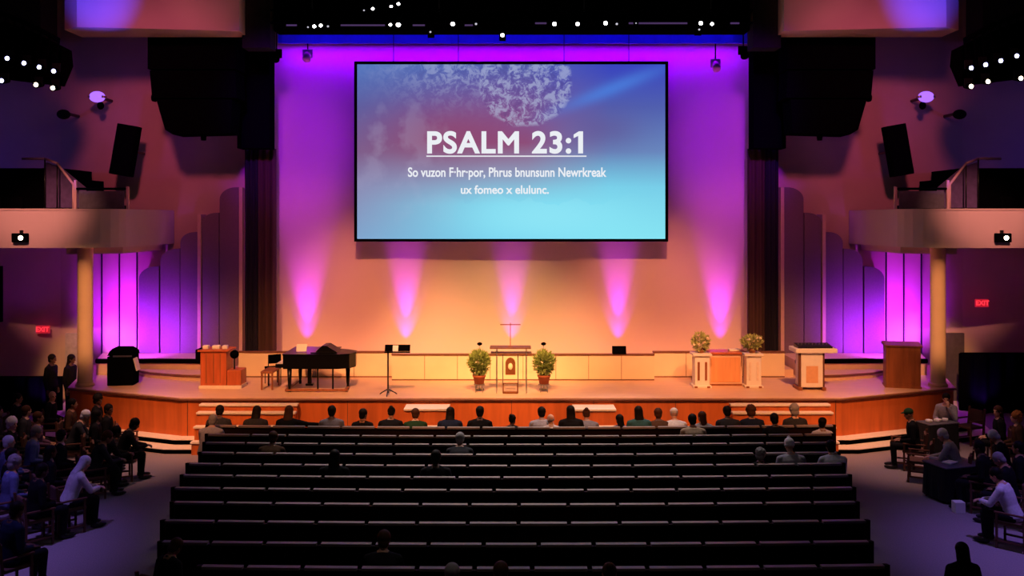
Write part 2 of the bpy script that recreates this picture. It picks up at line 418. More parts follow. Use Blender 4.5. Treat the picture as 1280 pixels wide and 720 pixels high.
# ------------------------------------------------------------------ hanging things
def rotY(a): return Matrix.Rotation(a,3,'Y')
for s,nm in SIDES:
    Y=25.7; Z=lambda py: H-(py-CY)*Y/F; X=lambda off: s*off*Y/F
    # cluster: four cabinets
    t=thing('speaker_cluster',f'large black hanging loudspeaker cluster under the {nm} soffit','speaker cluster',(X(398),Y,Z(44)))
    def poly(pts): return [(X(a)-X(398),Z(b)-Z(44)) for a,b in pts]
    MB().prism_y(poly([(345,44),(455,46),(455,86),(345,86)]),0,.9).build('cabinet',M['black'],t)
    MB().prism_y(poly([(346,88),(453,88),(450,122),(344,122)]),.03,.88).build('cabinet',M['black'],t)
    MB().prism_y(poly([(350,124),(445,124),(434,162),(424,168),(352,166)]),.05,.86).build('cabinet',M['blackcloth'],t)
    MB().tube((X(391)-X(398),.4,Z(166)-Z(44)),(X(391)-X(398),.4,Z(174)-Z(44)),.09,.07,12).build('aiming_lug',M['black'],t)
    MB().tube((X(452)-X(398),.4,Z(120)-Z(44)),(X(456)-X(398),.4,Z(120)-Z(44)),.12,.1,12).build('side_lug',M['black'],t)
    for q in (360,440): MB().tube((X(q)-X(398),.45,0),(X(q)-X(398),.45,2.52),.02).build('rigging_cable',M['metal'],t)
    # small tilted speaker
    Y2=27.2
    c=Wp(CX+s*482.5,188,Y2)
    t=thing('wall_speaker',f'slim black tilted loudspeaker hung on the {nm} wall beside the cluster','speaker',c)
    R=rotY(-s*-.16)
    R=Matrix.Rotation(s*-.17,3,'Y')
    MB().box(-.3,.3,-.2,.2,-.76,.76,rot=R,bev=.02).build('cabinet',M['black'],t)
    MB().box(-.27,.27,-.01,.01,-.72,.72,rot=R).build('grille',M['blackcloth'],t).location=(0,-.205,0)
    MB().tube((0,.15,0),(0,1.35,0),.04).build('wall_bracket',M['metal'],t)
    # lit lamp and dark camera on wall
    c=Wp(CX+s*518,121,27.6)
    t=thing('wall_lamp',f'small violet glowing lamp on the upper {nm} wall','lamp',c)
    MB().ell((0,0,0),(.24,.16,.17)).build('lamp_glass',M['lampviolet'],t,True)
    MB().box(-.25,.25,-.1,.12,-.04,.03,bev=.01).build('rim',M['chrome'],t)
    MB().tube((0,.1,0),(0,.99,0),.05).build('arm',M['metal'],t)
    MB().ell((-s*.08,.05,-.26),(.1,.1,.12)).build('lower_knuckle',M['black'],t,True)
    c=Wp(CX+s*560,143,27.6)
    t=thing('wall_camera',f'small dark dome camera high on the {nm} wall','camera',c)
    MB().ell((0,0,0),(.2,.17,.15)).build('dome',M['darkgrey'],t,True); MB().tube((0,.1,.05),(0,.95,.05),.05).build('bracket',M['metal'],t)
    # catwalk truss in upper corner with lamps
    t=thing('lighting_truss',f'dark curved lighting truss in the upper {nm} corner','truss',(s*13.9,23,9.3))
    L=Vector(t.location)
    def q(px,py,Y=23.): return Wp(CX+s*px,py,Y)-L
    a=[(566,50),(600,32),(640,16),(700,0)]
    for yy in (23.,23.5):
        for dy in (0,52):
            MB().path([q(px,py+dy*(1 if px<700 else 1),yy) for px,py in a],.06).build('chord',M['black'],t,True)
    for i in range(12):
        px=566+i*11; py=50-(px-566)*.42
        MB().tube(q(px,py),q(px+6,py+52),.03).build('brace',M['black'],t)
    MB().prism_y([((q(px,py)).x,(q(px,py)).z) for px,py in ((564,58),(562,78),(573,104),(640,96),(700,80),(700,10),(640,24),(600,40))],.55,.6).build('backing_panel',M['blackcloth'],t)
    lamps = [(630,73,'b'),(609,79,'b'),(590,84,'b'),(572,89,'b'),(637,101,'b'),(594,106,'w'),(573,110,'w')] if s<0 else [(574,85,'b'),(592,81,'b'),(611,76,'b'),(631,70,'b'),(574,108,'w'),(595,102,'w'),(636,98,'w')]
    for k,(dx,py,cc) in enumerate(lamps):
        c=Wp(CX+s*dx,py,22.75)
        t=thing('spotlight',f'spotlight glowing {"bluish" if cc=="b" else "warm white"} on the {nm} corner truss, {ORD[k]} counted in its cluster','spotlight',c,0,'corner truss spotlights')
        MB().tube((0,-.02,0),(0,.28,.05),.085,.06,14).build('housing',M['black'],t)
        MB().ell((0,-.02,0),(.055,.025,.055)).build('lens',M['lampblue'] if cc=='b' else M['lampwarm'],t,True)
        MB().box(-.1,.1,.1,.14,.0,.22).build('yoke',M['metal'],t)
# dark ceiling bulk in upper corners
for s,nm in SIDES:
    struct(MB().box(*sorted((s*14.0,s*19)),27.0,28.0,10.9,13.6).build('trim_corner_bulkhead_'+nm, M['ceil']))
# header truss + lamps
t=thing('lighting_truss','long black lighting truss spanning above the stage opening','truss',(0,24.9,11.2))
for dy in (0,.35):
    for dz in (0,.35): MB().tube((-6.6,dy,dz),(6.6,dy,dz),.03).build('chord',M['black'],t)
br=MB()
for i in range(33):
    x=-6.6+i*.4; br.tube((x,0,0),(x+.4,0,.35),.015,.015,6); br.tube((x,.35,0),(x+.4,.35,.35),.015,.015,6)
br.build('brace',M['black'],t)
for x in (-5.5,-2,2,5.5): MB().tube((x,.17,.35),(x,.17,2.39),.015).build('suspension_cable',M['metal'],t)
heads=[(385,34,.5),(393,33,1),(401,32,1),(410,33,.6),(488,31,.9),(498,31,1.3),(566,30,1.2),(595,30,.7),(538,40,.6),(455,13,.5),(466,11,.9),(489,8,.8),(498,5,.9),(628,44,1.1),(693,30,1.2),(722,30,1.1),(757,29,1.2),(771,30,.7),(876,29,1.2),(890,30,1.),(874,37,.6),(795,29,.4)]
for k,(px,py,sz) in enumerate(sorted(heads)):
    Yh=24.7
    c=Wp(px,py,Yh)
    t=thing('stage_light',f'tiny lit stage light on the black truss above the stage, number {k+1} from the left','stage light',c,0,'stage lights on the header truss')
    MB().tube((0,0,0),(0,.22,.06),.075,.06,12).build('housing',M['black'],t)
    MB().ell((0,-.005,0),(.047*sz,.02,.043*sz)).build('lens',M['lampwhite'] if sz>.75 else M['lampdim'],t,True)
    MB().box(-.09,.09,.17,.21,-.12,.28).build('yoke',M['black'],t)
# projector rods seen as dim bars
for px0,px1 in ((357,372),(425,482),(515,532),(580,592),(785,860),(912,925),(668,684)):
    Yh=24.75; a=Wp(px0,32 if px0<640 else 29,Yh); b=Wp(px1,31 if px0<640 else 29,Yh)
    t=thing('light_bar',f'dim violet strip light on the truss above the stage, {ORD[(357,425,515,580,668,785,912).index(px0)]} from the left','light bar',(a+b)/2,0,'dim light bars')
    hw=(b.x-a.x)/2
    MB().box(-hw,hw,0,.14,-.04,.07,bev=.01).build('housing',M['black'],t)
    MB().box(-hw+.02,hw-.02,-.01,-.001,-.025,.02).build('diffuser',lampm('bar_glow_%d'%px0,(.12,.06,.2),.5),t)
# side fixtures near wall top
for px,py,nm,dark in ((345,70,'left edge',1),(384,70,'upper left of the screen',0),(930,66,'right edge',1),(895,82,'upper right of the screen',0)):
    c=Wp(px,py,27.6 if dark else 28.3)
    t=thing('edge_spotlight',f'small dark spotlight fixed near the {nm} of the violet wall','spotlight',c)
    MB().tube((0,-.1,-.12),(0,.12,.1),.13,.1,14).build('barrel',M['black'] if dark else M['plaster'],t,True)
    MB().box(-.16,.16,.05,.1,-.05,.22,bev=.01).build('yoke',M['black'] if dark else M['plaster'],t)
    MB().tube((0,.08,.2),(0,.08,1.2 if not dark else 1.0),.02).build('hanger',M['black'],t)

# ------------------------------------------------------------------ screen
def screen_mat():
    m=bpy.data.materials.new('projected_slide'); m.use_nodes=True; nt=m.node_tree; N=nt.nodes; L=nt.links
    N.clear(); out=N.new('ShaderNodeOutputMaterial'); em=N.new('ShaderNodeEmission'); L.new(em.outputs[0],out.inputs[0])
    tc=N.new('ShaderNodeTexCoord'); sp=N.new('ShaderNodeSeparateXYZ'); L.new(tc.outputs['Object'],sp.inputs[0])
    def math_(op,a,b=None,c=None,clamp=False):
        n=N.new('ShaderNodeMath'); n.operation=op; n.use_clamp=clamp
        for i,v in enumerate((a,b,c)):
            if v is None: continue
            if isinstance(v,(int,float)): n.inputs[i].default_value=v
            else: L.new(v,n.inputs[i])
        return n.outputs[0]
    u=math_('MULTIPLY_ADD',sp.outputs[0],1/9.6,.5); v=math_('MULTIPLY_ADD',sp.outputs[2],1/5.5,.5)
    def ramp(f,stops):
        r=N.new('ShaderNodeValToRGB'); cr=r.color_ramp
        while len(cr.elements)<len(stops): cr.elements.new(.5)
        for e,(p,c) in zip(cr.elements,stops): e.position=p; e.color=lin(c)+(1,)
        L.new(f,r.inputs[0]); return r.outputs[0]
    def mix(f,a,b,mode='MIX'):
        n=N.new('ShaderNodeMix'); n.data_type='RGBA'; n.blend_type=mode; L.new(f,n.inputs[0])
        for i,x in ((6,a),(7,b)):
            if isinstance(x,tuple): n.inputs[i].default_value=lin(x)+(1,)
            else: L.new(x,n.inputs[i])
        return n.outputs[2]
    def blob(cx,cy,rx,ry,soft=1.0,rot=0):
        dx=math_('SUBTRACT',u,cx); dy=math_('SUBTRACT',v,cy)
        if rot:
            c,s=math.cos(rot),math.sin(rot); dx,dy=math_('ADD',math_('MULTIPLY',dx,c),math_('MULTIPLY',dy,s)),math_('ADD',math_('MULTIPLY',dx,-s),math_('MULTIPLY',dy,c))
        d=math_('ADD',math_('POWER',math_('ABSOLUTE',math_('DIVIDE',dx,rx)),2.0),math_('POWER',math_('ABSOLUTE',math_('DIVIDE',dy,ry)),2.0))
        return math_('EXPONENT',math_('MULTIPLY',d,-soft))
    left=ramp(v,[(0,(128,165,205)),(.3,(140,140,180)),(.5,(125,95,140)),(.75,(92,95,160)),(1,(82,118,190))])
    cen=ramp(v,[(0,(120,205,235)),(.2,(125,205,232)),(.36,(140,155,190)),(.55,(140,80,125)),(.75,(120,85,150)),(1,(80,95,175))])
    right=ramp(v,[(0,(135,228,242)),(.3,(120,205,232)),(.5,(105,135,190)),(.75,(80,95,175)),(1,(55,65,190))])
    c=mix(ramp(u,[(0,(0,0,0)),(.45,(255,255,255)),(1,(255,255,255))]),left,cen)
    c=mix(ramp(u,[(0,(0,0,0)),(.55,(0,0,0)),(.82,(255,255,255)),(1,(255,255,255))]),c,right)
    c=mix(math_('MULTIPLY',blob(.3,.6,.22,.17),.55),c,(150,62,95))
    c=mix(math_('MULTIPLY',blob(.8,.62,.12,.12),.5),c,(100,70,135))
    c=mix(math_('MULTIPLY',blob(.82,.85,.2,.035,1,.62),.7),c,(75,130,225))
    c=mix(math_('MULTIPLY',blob(.62,.12,.28,.16),.75),c,(135,232,250))
    # rock-like splash
    nz=N.new('ShaderNodeTexNoise'); nz.inputs['Scale'].default_value=3.4; nz.inputs['Detail'].default_value=6; nz.inputs['Roughness'].default_value=.75; nz.inputs['Distortion'].default_value=.6
    L.new(tc.outputs['Object'],nz.inputs['Vector'])
    n1=ramp(nz.outputs['Fac'],[(.47,(0,0,0)),(.56,(255,255,255))])
    vo=N.new('ShaderNodeTexNoise'); vo.inputs['Scale'].default_value=.9; vo.inputs['Detail'].default_value=5; L.new(tc.outputs['Object'],vo.inputs['Vector'])
    bd=math_('ADD',math_('POWER',math_('DIVIDE',math_('SUBTRACT',u,.54),.15),2.0),math_('POWER',math_('DIVIDE',math_('SUBTRACT',v,.9),.26),2.0))
    bd=math_('ADD',bd,math_('MULTIPLY',math_('SUBTRACT',vo.outputs['Fac'],.5),.8))
    ball=math_('MULTIPLY',math_('SUBTRACT',1.08,bd),6.0,clamp=True)
    strip=blob(.33,.98,.24,.2,1.6)
    msk=math_('MAXIMUM',math_('MULTIPLY',ball,.95),math_('MULTIPLY',strip,.8))
    c=mix(math_('MULTIPLY',math_('MULTIPLY',n1,msk),.52),c,(185,195,225))
    c=mix(math_('MULTIPLY',math_('MULTIPLY',ramp(nz.outputs['Fac'],[(.36,(255,255,255)),(.47,(0,0,0))]),msk),.35),c,(70,60,120))
    c=mix(math_('MULTIPLY',math_('MULTIPLY',ramp(vo.outputs['Fac'],[(.5,(0,0,0)),(.6,(255,255,255))]),blob(.12,.55,.2,.4)),.16),c,(190,190,220))
    # jagged pale shore edge in the lower middle
    ed=math_('ADD',math_('MULTIPLY',vo.outputs['Fac'],.35),math_('MULTIPLY',v,-1.0))
    c=mix(math_('MULTIPLY',math_('MULTIPLY',math_('GREATER_THAN',ed,-.06),blob(.6,.14,.22,.12)),.45),c,(150,230,245))
    L.new(c,em.inputs[0]); em.inputs[1].default_value=1.0
    return m
ys=28.0; x0,x1=(443-CX)*ys/F,(835-CX)*ys/F; z1=H-(77-CY)*ys/F; z0=H-(302-CY)*ys/F
sc=thing('projection_screen','huge framed projection screen showing a blue and rose slide that reads PSALM 23:1','screen',((x0+x1)/2,ys,(z0+z1)/2))
hw=(x1-x0)/2; hh=(z1-z0)/2; fr=.085
MB().box(-hw+.01,hw-.01,.012,.12,-hh+.01,hh-.01).build('screen_backing',M['black'],sc)
o=MB().box(-hw+fr,hw-fr,.0,.01,-hh+fr,hh-fr).build('screen_image',screen_mat(),sc,label='glowing slide in blue, rose and cyan')
m=MB(); m.box(-hw,-hw+fr,-.05,.13,-hh,hh); m.box(hw-fr,hw,-.05,.13,-hh,hh); m.box(-hw+fr,hw-fr,-.05,.13,-hh,-hh+fr); m.box(-hw+fr,hw-fr,-.05,.13,hh-fr,hh)
m.build('frame',M['black'],sc)
for x in (-hw+1.2,-hw+3.2,hw-3.2,hw-1.2): MB().tube((x,.05,hh),(x,.05,hh+1.6),.012,.012,6).build('suspension_cable',M['metal'],sc)
def slide_text(body,px0,px1,py,size,off,nm,spacing=1.):
    o=text_mesh(nm,body,size,M['text'],sc,(0,-.012,0),.003,off,spacing=spacing)
    xs=[v.co.x for v in o.data.vertices]; zs=[v.co.z for v in o.data.vertices]
    want=(px1-px0)*ys/F; k=want/(max(xs)-min(xs)); cxm=(max(xs)+min(xs))/2; czm=(max(zs)+min(zs))/2
    hz=None
    for v in o.data.vertices: v.co.x=(v.co.x-cxm)*k; v.co.z-=czm
    c=Wp((px0+px1)/2,py,ys)-sc.location; o.location=(c.x,-.012,c.z); return o
slide_text('PSALM 23:',534,714,178,.92,.028,'heading_text',1.1)
d0=Wp(723.5,178,ys)-sc.location
MB().prism_y([(-.02,-.34),(.13,-.34),(.13,.34),(-.0,.34),(-.16,.24),(-.16,.13),(-.02,.2)],-.015,-.009).build('heading_digit',M['text'],sc).location=(d0.x,0,d0.z)
slide_text('So vuzon F·hr·por, Phrus bnunsunn Newrkreak',510,758,217,.4,.008,'verse_text')
slide_text('ux fomeo x elulunc.',576,686,237,.36,.008,'verse_text')
a=Wp(533,196,ys)-sc.location; b=Wp(733,194.5,ys)-sc.location
MB().box(a.x,b.x,-.014,-.008,a.z,b.z).build('underline',M['text'],sc)

# ------------------------------------------------------------------ stage furniture
# organ console / desk left
b=onz(267,486,S)
t=thing('wooden_console','reddish wooden console desk with papers on top at the left of the stage','console desk',b)
MB().box(-.36,.34,.0,.6,.08,1.0,bev=.015).build('body',M['cherry'],t)
MB().box(-.40,.38,-.03,.63,0,.09,bev=.01).build('plinth',M['nosing'],t)
MB().box(.36,.74,.0,.5,.09,.5,bev=.015).build('side_box',M['cherry'],t); MB().box(.38,.76,-.03,.53,0,.09,bev=.01).build('side_plinth',M['nosing'],t)
for x in (-.2,.0,.18): MB().box(x-.012,x+.012,-.012,0,.15,.94).build('pilaster',M['walnut'],t)
MB().box(-.42,.42,-.05,.65,1.0,1.05,bev=.01).build('top_board',M['cherry'],t)
MB().box(-.5,-.38,.0,.4,.72,1.06,bev=.03).build('side_speaker',M['black'],t)
MB().tube((.5,.2,.5),(.5,.2,.85),.02).build('mic_stem',M['metal'],t); MB().ell((.5,.2,.9),(.12,.1,.12)).build('mic_head',M['black'],t,True)
for k,(x,w2) in enumerate(((-.26,.16),(.02,.2),(.26,.14))):
    m=MB()
    m.box(x-w2/2,x+w2/2,.1,.25,0,.10,bev=.02); m.bm.transform(Matrix.Translation(-Vector((x,.17,0))))
    o=m.build('paper_stack',M['paper']); o.location=b+Vector((x,.17,1.052)); tag(o,f'{["left","middle","right"][k]} white paper pile on top of the reddish wooden console','papers')
# small chair by the piano
b=onz(341,480,S)
t=thing('metal_chair','small dark metal chair standing left of the grand piano','chair',b,.5)
MB().box(-.19,.19,-.19,.19,.44,.48,bev=.015).build('seat',M['black'],t)
MB().box(-.17,.17,-.21,-.18,.6,.85,bev=.012).build('backrest',M['black'],t)
for x in (-.17,.17):
    MB().tube((x,-.2,0),(x,-.2,.85),.013).build('leg',M['metal'],t); MB().tube((x,.18,0),(x,.17,.45),.013).build('leg',M['metal'],t)
# grand piano
b=onz(396,491,S)
t=thing('grand_piano','black grand piano with raised music desk at the left of the stage','piano',(b.x,b.y+.75,S))
out=[(-.92,-.72),(-.92,.72),(-.55,.74),(.2,.55),(.62,.35),(.92,.0),(.95,-.35),(.8,-.62),(.45,-.72)]
out=[(-.9,-.72),(.55,-.72),(.83,-.6),(.95,-.32),(.92,-.02),(.66,.22),(.3,.4),(-.1,.62),(-.45,.74),(-.9,.74)]
MB().prism(out,.62,.98).build('case',M['gloss'],t)
MB().prism([(x*1.02,y*1.02) for x,y in out],.98,1.01).build('lid',M['gloss'],t)
m=MB(); m.box(-.2,.42,-.6,.5,1.02,1.04,rot=Matrix.Rotation(-.0,3,'Y')); m.prism_y([(-.12,1.01),(.08,1.2),(.2,1.2),(.5,1.02)],-.5,.1)
m.build('music_desk',M['gloss'],t)
MB().box(-1.12,-.88,-.66,.66,.64,.74,bev=.01).build('key_bed',M['gloss'],t)
m=MB()
for i in range(52): m.box(-1.09,-.93,-.62+i*.0238,-.62+i*.0238+.0225,.74,.76)
m.build('keys',M['keys'],t)
for x,y in ((-.75,-.62),(-.75,.6),(.72,-.2)):
    o=MB().lathe((x,y,0),[(.035,.0),(.04,.08),(.03,.1),(.045,.2),(.065,.62)],14).build('leg',M['gloss'],t,True)
MB().box(-.4,-.3,-.05,.05,.1,.62).build('pedal_lyre',M['gloss'],t); MB().box(-.45,-.25,-.09,.09,.06,.12,bev=.01).build('pedal_box',M['gloss'],t)
m=MB(); m.box(-.86,.8,-.68,-.62,.03,.08); m.box(-.86,-.8,-.66,.64,.03,.08); m.box(.7,.76,-.66,-.1,.03,.08); m.build('dolly',M['walnut'],t)
for x,y in ((.4,-.62),(.0,-.62)): MB().box(x-.02,x+.02,y-.02,y+.02,.08,.62).build('prop_leg',M['gloss'],t)
# sheet music + bench
c=t.location
o=MB().box(-.14,.14,-.01,.01,0,.2,rot=Matrix.Rotation(-.3,3,'X'),bev=.002).build('sheet_music',M['paper']); o.location=c+Vector((-.5,-.3,1.02)); tag(o,'white sheet music standing on the black grand piano','sheet music')
bb=onz(361,489,S)
t=thing('piano_bench','dark brown piano bench at the keyboard end of the grand piano','bench',(c.x-1.42,c.y,S))
MB().box(-.17,.17,-.38,.38,.44,.5,bev=.02).build('seat',M['walnut'],t)
for x in (-.14,.14):
    for y in (-.34,.34): MB().box(x-.02,x+.02,y-.02,y+.02,0,.44).build('leg',M['walnut'],t)
# music stand
b=onz(485,494,S)
t=thing('music_stand','tall black music stand with wide desk in front of the cream rail','music stand',b)
MB().tube((0,0,.06),(0,0,1.2),.022).build('pole',M['metal'],t)
for an in (.4,PI-.4,-PI/2): MB().path([(0,0,.16),(.18*math.cos(an),.18*math.sin(an),.06),(.24*math.cos(an),.24*math.sin(an),.015)],.015).build('foot',M['metal'],t,True)
MB().box(-.08,.58,-.03,.0,1.14,1.32,rot=Matrix.Rotation(-.5,3,'X'),bev=.01).build('desk',M['black'],t)
MB().box(-.08,.58,-.1,-.02,1.11,1.14).build('desk_lip',M['black'],t)
o=MB().box(-.07,.07,-.004,.004,-.08,.08,rot=Matrix.Rotation(-.5,3,'X')).build('sheet_music',M['paper']); o.location=b+Vector((.2,-.045,1.225)); tag(o,'small white sheet on the tall black music stand','sheet music')
# potted plants on stands
def bush(m, n, c, rx, rz_, L=.1, w_=.022):
    for i in range(n):
        while True:
            p=Vector((random.uniform(-1,1),random.uniform(-1,1),random.uniform(-1,1)))
            if .25<p.length<1: break
        p=Vector((p.x*rx*(1-.25*max(0,-p.z)),p.y*rx*(1-.25*max(0,-p.z)),p.z*rz_))
        d=(p.normalized()+Vector((random.uniform(-.5,.5),random.uniform(-.5,.5),random.uniform(0,.9)))).normalized()
        sd=d.cross(Vector((random.uniform(-1,1),random.uniform(-1,1),random.uniform(-1,1)))).normalized(); q=Vector(c)+p
        up_=d.cross(sd)*.012
        a=[q,q+d*L*.35+sd*w_+up_,q+d*L-up_,q+d*L*.35-sd*w_+up_]
        vs=[m.bm.verts.new(x) for x in a]; m.bm.faces.new((vs[0],vs[1],vs[2])); m.bm.faces.new((vs[0],vs[2],vs[3]))
    return m
def leaves(m, n, c, R, hgt, lw=.03, spread=1.):
    for i in range(n):
        a=random.uniform(0,2*PI); tilt=random.uniform(.0,1.)*spread; L=random.uniform(.55,1.)*hgt
        p0=Vector(c)+Vector((math.cos(a),math.sin(a),0))*R*.15
        d=Vector((math.cos(a)*tilt,math.sin(a)*tilt,1)).normalized(); side=Vector((-math.sin(a),math.cos(a),0))
        pts=[]; p=p0.copy()
        for k in range(5):
            wd=lw*math.sin(PI*(k+.6)/5.2); pts.append((p-side*wd,p+side*wd)); p=p+d*L/4; d=(d+Vector((math.cos(a)*.25,math.sin(a)*.25,-.28*tilt))).normalized()
        vs=[(m.bm.verts.new(x),m.bm.verts.new(y)) for x,y in pts]
        for q,r in zip(vs[:-1],vs[1:]): m.bm.faces.new((q[0],q[1],r[1],r[0]))
    return m
for px,nm in ((599,'left'),(680,'right')):
    b=onz(px,490,S)
    t=thing('plant_stand',f'thin metal plant stand just {nm} of the central lectern','plant stand',b)
    for an in (.8,2.3,3.9,5.5): MB().tube((.13*math.cos(an),.13*math.sin(an),0),(.11*math.cos(an),.11*math.sin(an),.2),.01).build('leg',M['chrome'],t)
    MB().lathe((0,0,.2),[(.15,0),(.15,.02)],20).build('plate',M['chrome'],t)
    t=thing('potted_plant',f'bushy green plant in a terracotta pot just {nm} of the central lectern','potted plant',b+Vector((0,0,.22)))
    MB().lathe((0,0,0),[(.12,0),(.16,.18),(.175,.19),(.175,.23),(.15,.23)],24).build('pot',M['terracotta'],t,True)
    fm=bush(MB(),900,(0,0,.55),.27,.31,.11,.02); leaves(fm,60,(0,0,.2),.2,.5,.02,.5).build('foliage',M['leaf'],t)
    m=MB(); 
    for k in range(5):
        a=k*1.3; m.tube((0,0,.2),(.12*math.cos(a),.12*math.sin(a),.55),.007,.004,6)
    m.build('stem',M['leaf'],t)
    tt=thing('microphone',f'small dark microphone on a thin stand behind the {nm} potted plant','microphone',b+Vector((.0,.35,0)))
    MB().tube((0,0,0),(0,0,1.2),.008).build('stand_pole',M['chrome'],tt); MB().ell((0,-.03,1.23),(.07,.05,.045)).build('mic_head',M['black'],tt,True); MB().lathe((0,0,0),[(.12,0),(.12,.015)],20).build('stand_base',M['metal'],tt)
# central lectern (slim metal)
b=onz(638,492,S)
t=thing('lectern','slim metal lectern table with a bronze medallion at the centre of the stage','lectern',b)
MB().box(-.54,.54,-.05,.4,1.175,1.21,bev=.006).build('top_board',M['chairwood'],t)
MB().box(-.52,.56,.02,.36,1.03,1.055,bev=.005).build('shelf',M['chairwood'],t)
for x,y in ((-.36,0),(.42,0),(-.36,.34),(.42,.34)): MB().box(x-.014,x+.014,y-.014,y+.014,0,1.17).build('leg',M['chrome'],t)
for x in (-.2,.2): MB().box(x-.012,x+.012,.1,.12,.0,1.02).build('inner_upright',M['chrome'],t)
m=MB(); m.prism_y([(-.13,.48),(.13,.48),(.13,.78)]+[(.13*math.cos(k*PI/10),.78+.15*math.sin(k*PI/10)) for k in range(1,10)]+[(-.13,.78)],.07,.1); md=m.build('medallion',M['brass'],t)
MB().ell((0,.06,.7),(.06,.02,.09)).build('medallion_centre',M['flower'],md,True)
m=MB(); m.box(-.2,.2,-.03,.0,.02,.05); m.box(-.2,.2,-.03,.0,.26,.28); m.box(-.2,-.17,-.03,0,.02,.28); m.box(.17,.2,-.03,0,.02,.28); m.box(-.2,.2,0,.28,0,.02); m.build('base_frame',M['brass'],t)
o=thing('cross','thin dark metal cross standing on the central lectern','cross',b+Vector((0,.2,1.212)))
MB().box(-.01,.01,-.01,.01,0,.62).build('upright',M['brass'],o); MB().box(-.27,.27,-.01,.01,.56,.585).build('crossbar',M['brass'],o); MB().box(-.06,.06,-.05,.05,0,.015).build('foot',M['brass'],o)
# monitor on rail
b=Wp(774,442,25.84)
t=thing('monitor_speaker','small black box speaker sitting on the cream rail','speaker',(b.x,25.84,S+.752))
MB().prism_x([(-.1,0),(.12,0),(.12,.2),(-.05,.22)],-.19,.19).build('cabinet',M['black'],t)
MB().prism_x([(-.112,.01),(-.1,.01),(-.055,.2),(-.067,.2)],-.17,.17).build('grille',M['blackcloth'],t)
# pedestals with flowers + table
for k,(px,nm) in enumerate(((876,'left'),(940,'right'))):
    b=onz(px,483,S)
    t=thing('flower_pedestal',f'white carved flower pedestal at the {nm} end of the low table','pedestal',b)
    MB().box(-.2,.2,-.2,.2,.05,.86,bev=.012).build('shaft',M['white'],t); MB().box(-.26,.26,-.26,.26,.86,.92,bev=.012).build('cap',M['white'],t); MB().box(-.25,.25,-.25,.25,0,.06,bev=.01).build('base',M['white'],t)
    for x in (-.1,.1): MB().box(x-.03,x+.03,-.215,-.2,.2,.7,bev=.004).build('carved_slot',M['walnut'] if k==0 else M['nosing'],t)
    for x in (-.18,.16): MB().box(x-.04,x+.04,-.265,-.25,.0,.05).build('foot_block',M['walnut'],t)
    f=thing('flower_arrangement',f'leafy arrangement with pale blooms on the {nm} white pedestal','flowers',b+Vector((0,0,.922)))
    MB().lathe((0,0,0),[(.08,0),(.11,.08),(.1,.12)],20).build('bowl',M['walnut'],f,True)
    bush(MB(),420,(0,0,.28),.28 if k else .22,.19 if k else .26,.1,.022).build('foliage',M['paleleaf'],f)
    m=MB()
    for q in range(14):
        a=random.uniform(0,2*PI); r=random.uniform(.05,.24); m.ell((r*math.cos(a),r*math.sin(a)-.05,random.uniform(.2,.44)),(.04,)*3,u=8,v=6)
    m.build('blooms',M['flower'],f,True)
b=onz(907,482,S)
t=thing('altar_table','low wooden table with orange front panel between the white pedestals','table',b)
MB().box(-.46,.46,.0,.5,.04,.86,bev=.01).build('front_cabinet',M['stagefloor'],t); MB().box(-.4,.4,-.015,0,.1,.78,bev=.004).build('front_panel',mat('honey_wood',(.75,.36,.16),.5,var=.1,scale=2,stretch=(5,5,.6)),t)
MB().box(-.52,.6,-.05,.55,.86,.92,bev=.01).build('table_top',M['cherry'],t); MB().box(-.48,.48,-.02,.5,0,.04).build('plinth',M['walnut'],t)
o=MB().box(-.16,.16,-.1,.1,0,.05,bev=.01).build('open_book',M['paper']); o.location=b+Vector((.3,.25,.921)); tag(o,'white open book lying on the low table between the pedestals','book')
# equipment desk
b=onz(1017,488,S)
t=thing('media_desk','pale media desk with a wide top at the right of the stage','desk',b)
MB().box(-.33,.25,.0,.5,.08,1.0,bev=.015).build('body',M['white'],t)
MB().box(-.5,.62,-.08,.56,1.0,1.12,bev=.02).build('desk_top',M['white'],t)
MB().box(-.2,.12,-.012,0,.2,.65,bev=.004).build('front_panel',mat('tan_panel',(.7,.4,.22),.6,var=.06),t)
for x in (-.36,.27): 
    MB().box(x-.05,x+.05,-.06,.5,0,.09,bev=.01).build('foot',M['walnut'],t)
    MB().box(x-.03,x+.03,.02,.08,.09,1.0).build('side_post',M['chairwood'],t)
o=thing('sound_mixer','dark mixing console on top of the pale media desk','mixer',b+Vector((.05,.2,1.122)))
MB().prism_x([(-.2,0),(.2,0),(.2,.1),(-.2,.04)],-.46,.46).build('body',M['metal'],o)
for q in range(9): MB().tube((-.38+q*.095,.05,.07),(-.38+q*.095,.05,.1),.016,.012,8).build('knob',M['chrome'],o)
# podium
b=onz(1129,485,S)
t=thing('wooden_podium','dark wooden podium beside the right column','podium',b,-.25)
MB().box(-.44,.44,-.02,.5,.04,1.12,bev=.012).build('body',M['walnut'],t); MB().box(-.02,.02,-.03,-.015,.05,1.1).build('corner_post',M['walnut'],t)
MB().prism_x([(-.06,1.12),(.54,1.12),(.54,1.2),(-.06,1.15)],-.48,.48).build('slanted_top',M['walnut'],t); MB().box(-.46,.46,-.04,.52,0,.05).build('plinth',M['walnut'],t)
for x in (-.22,.22): MB().box(x-.18,x+.18,-.028,-.018,.14,1.02,bev=.003).build('inset_panel',M['walnut'],t)
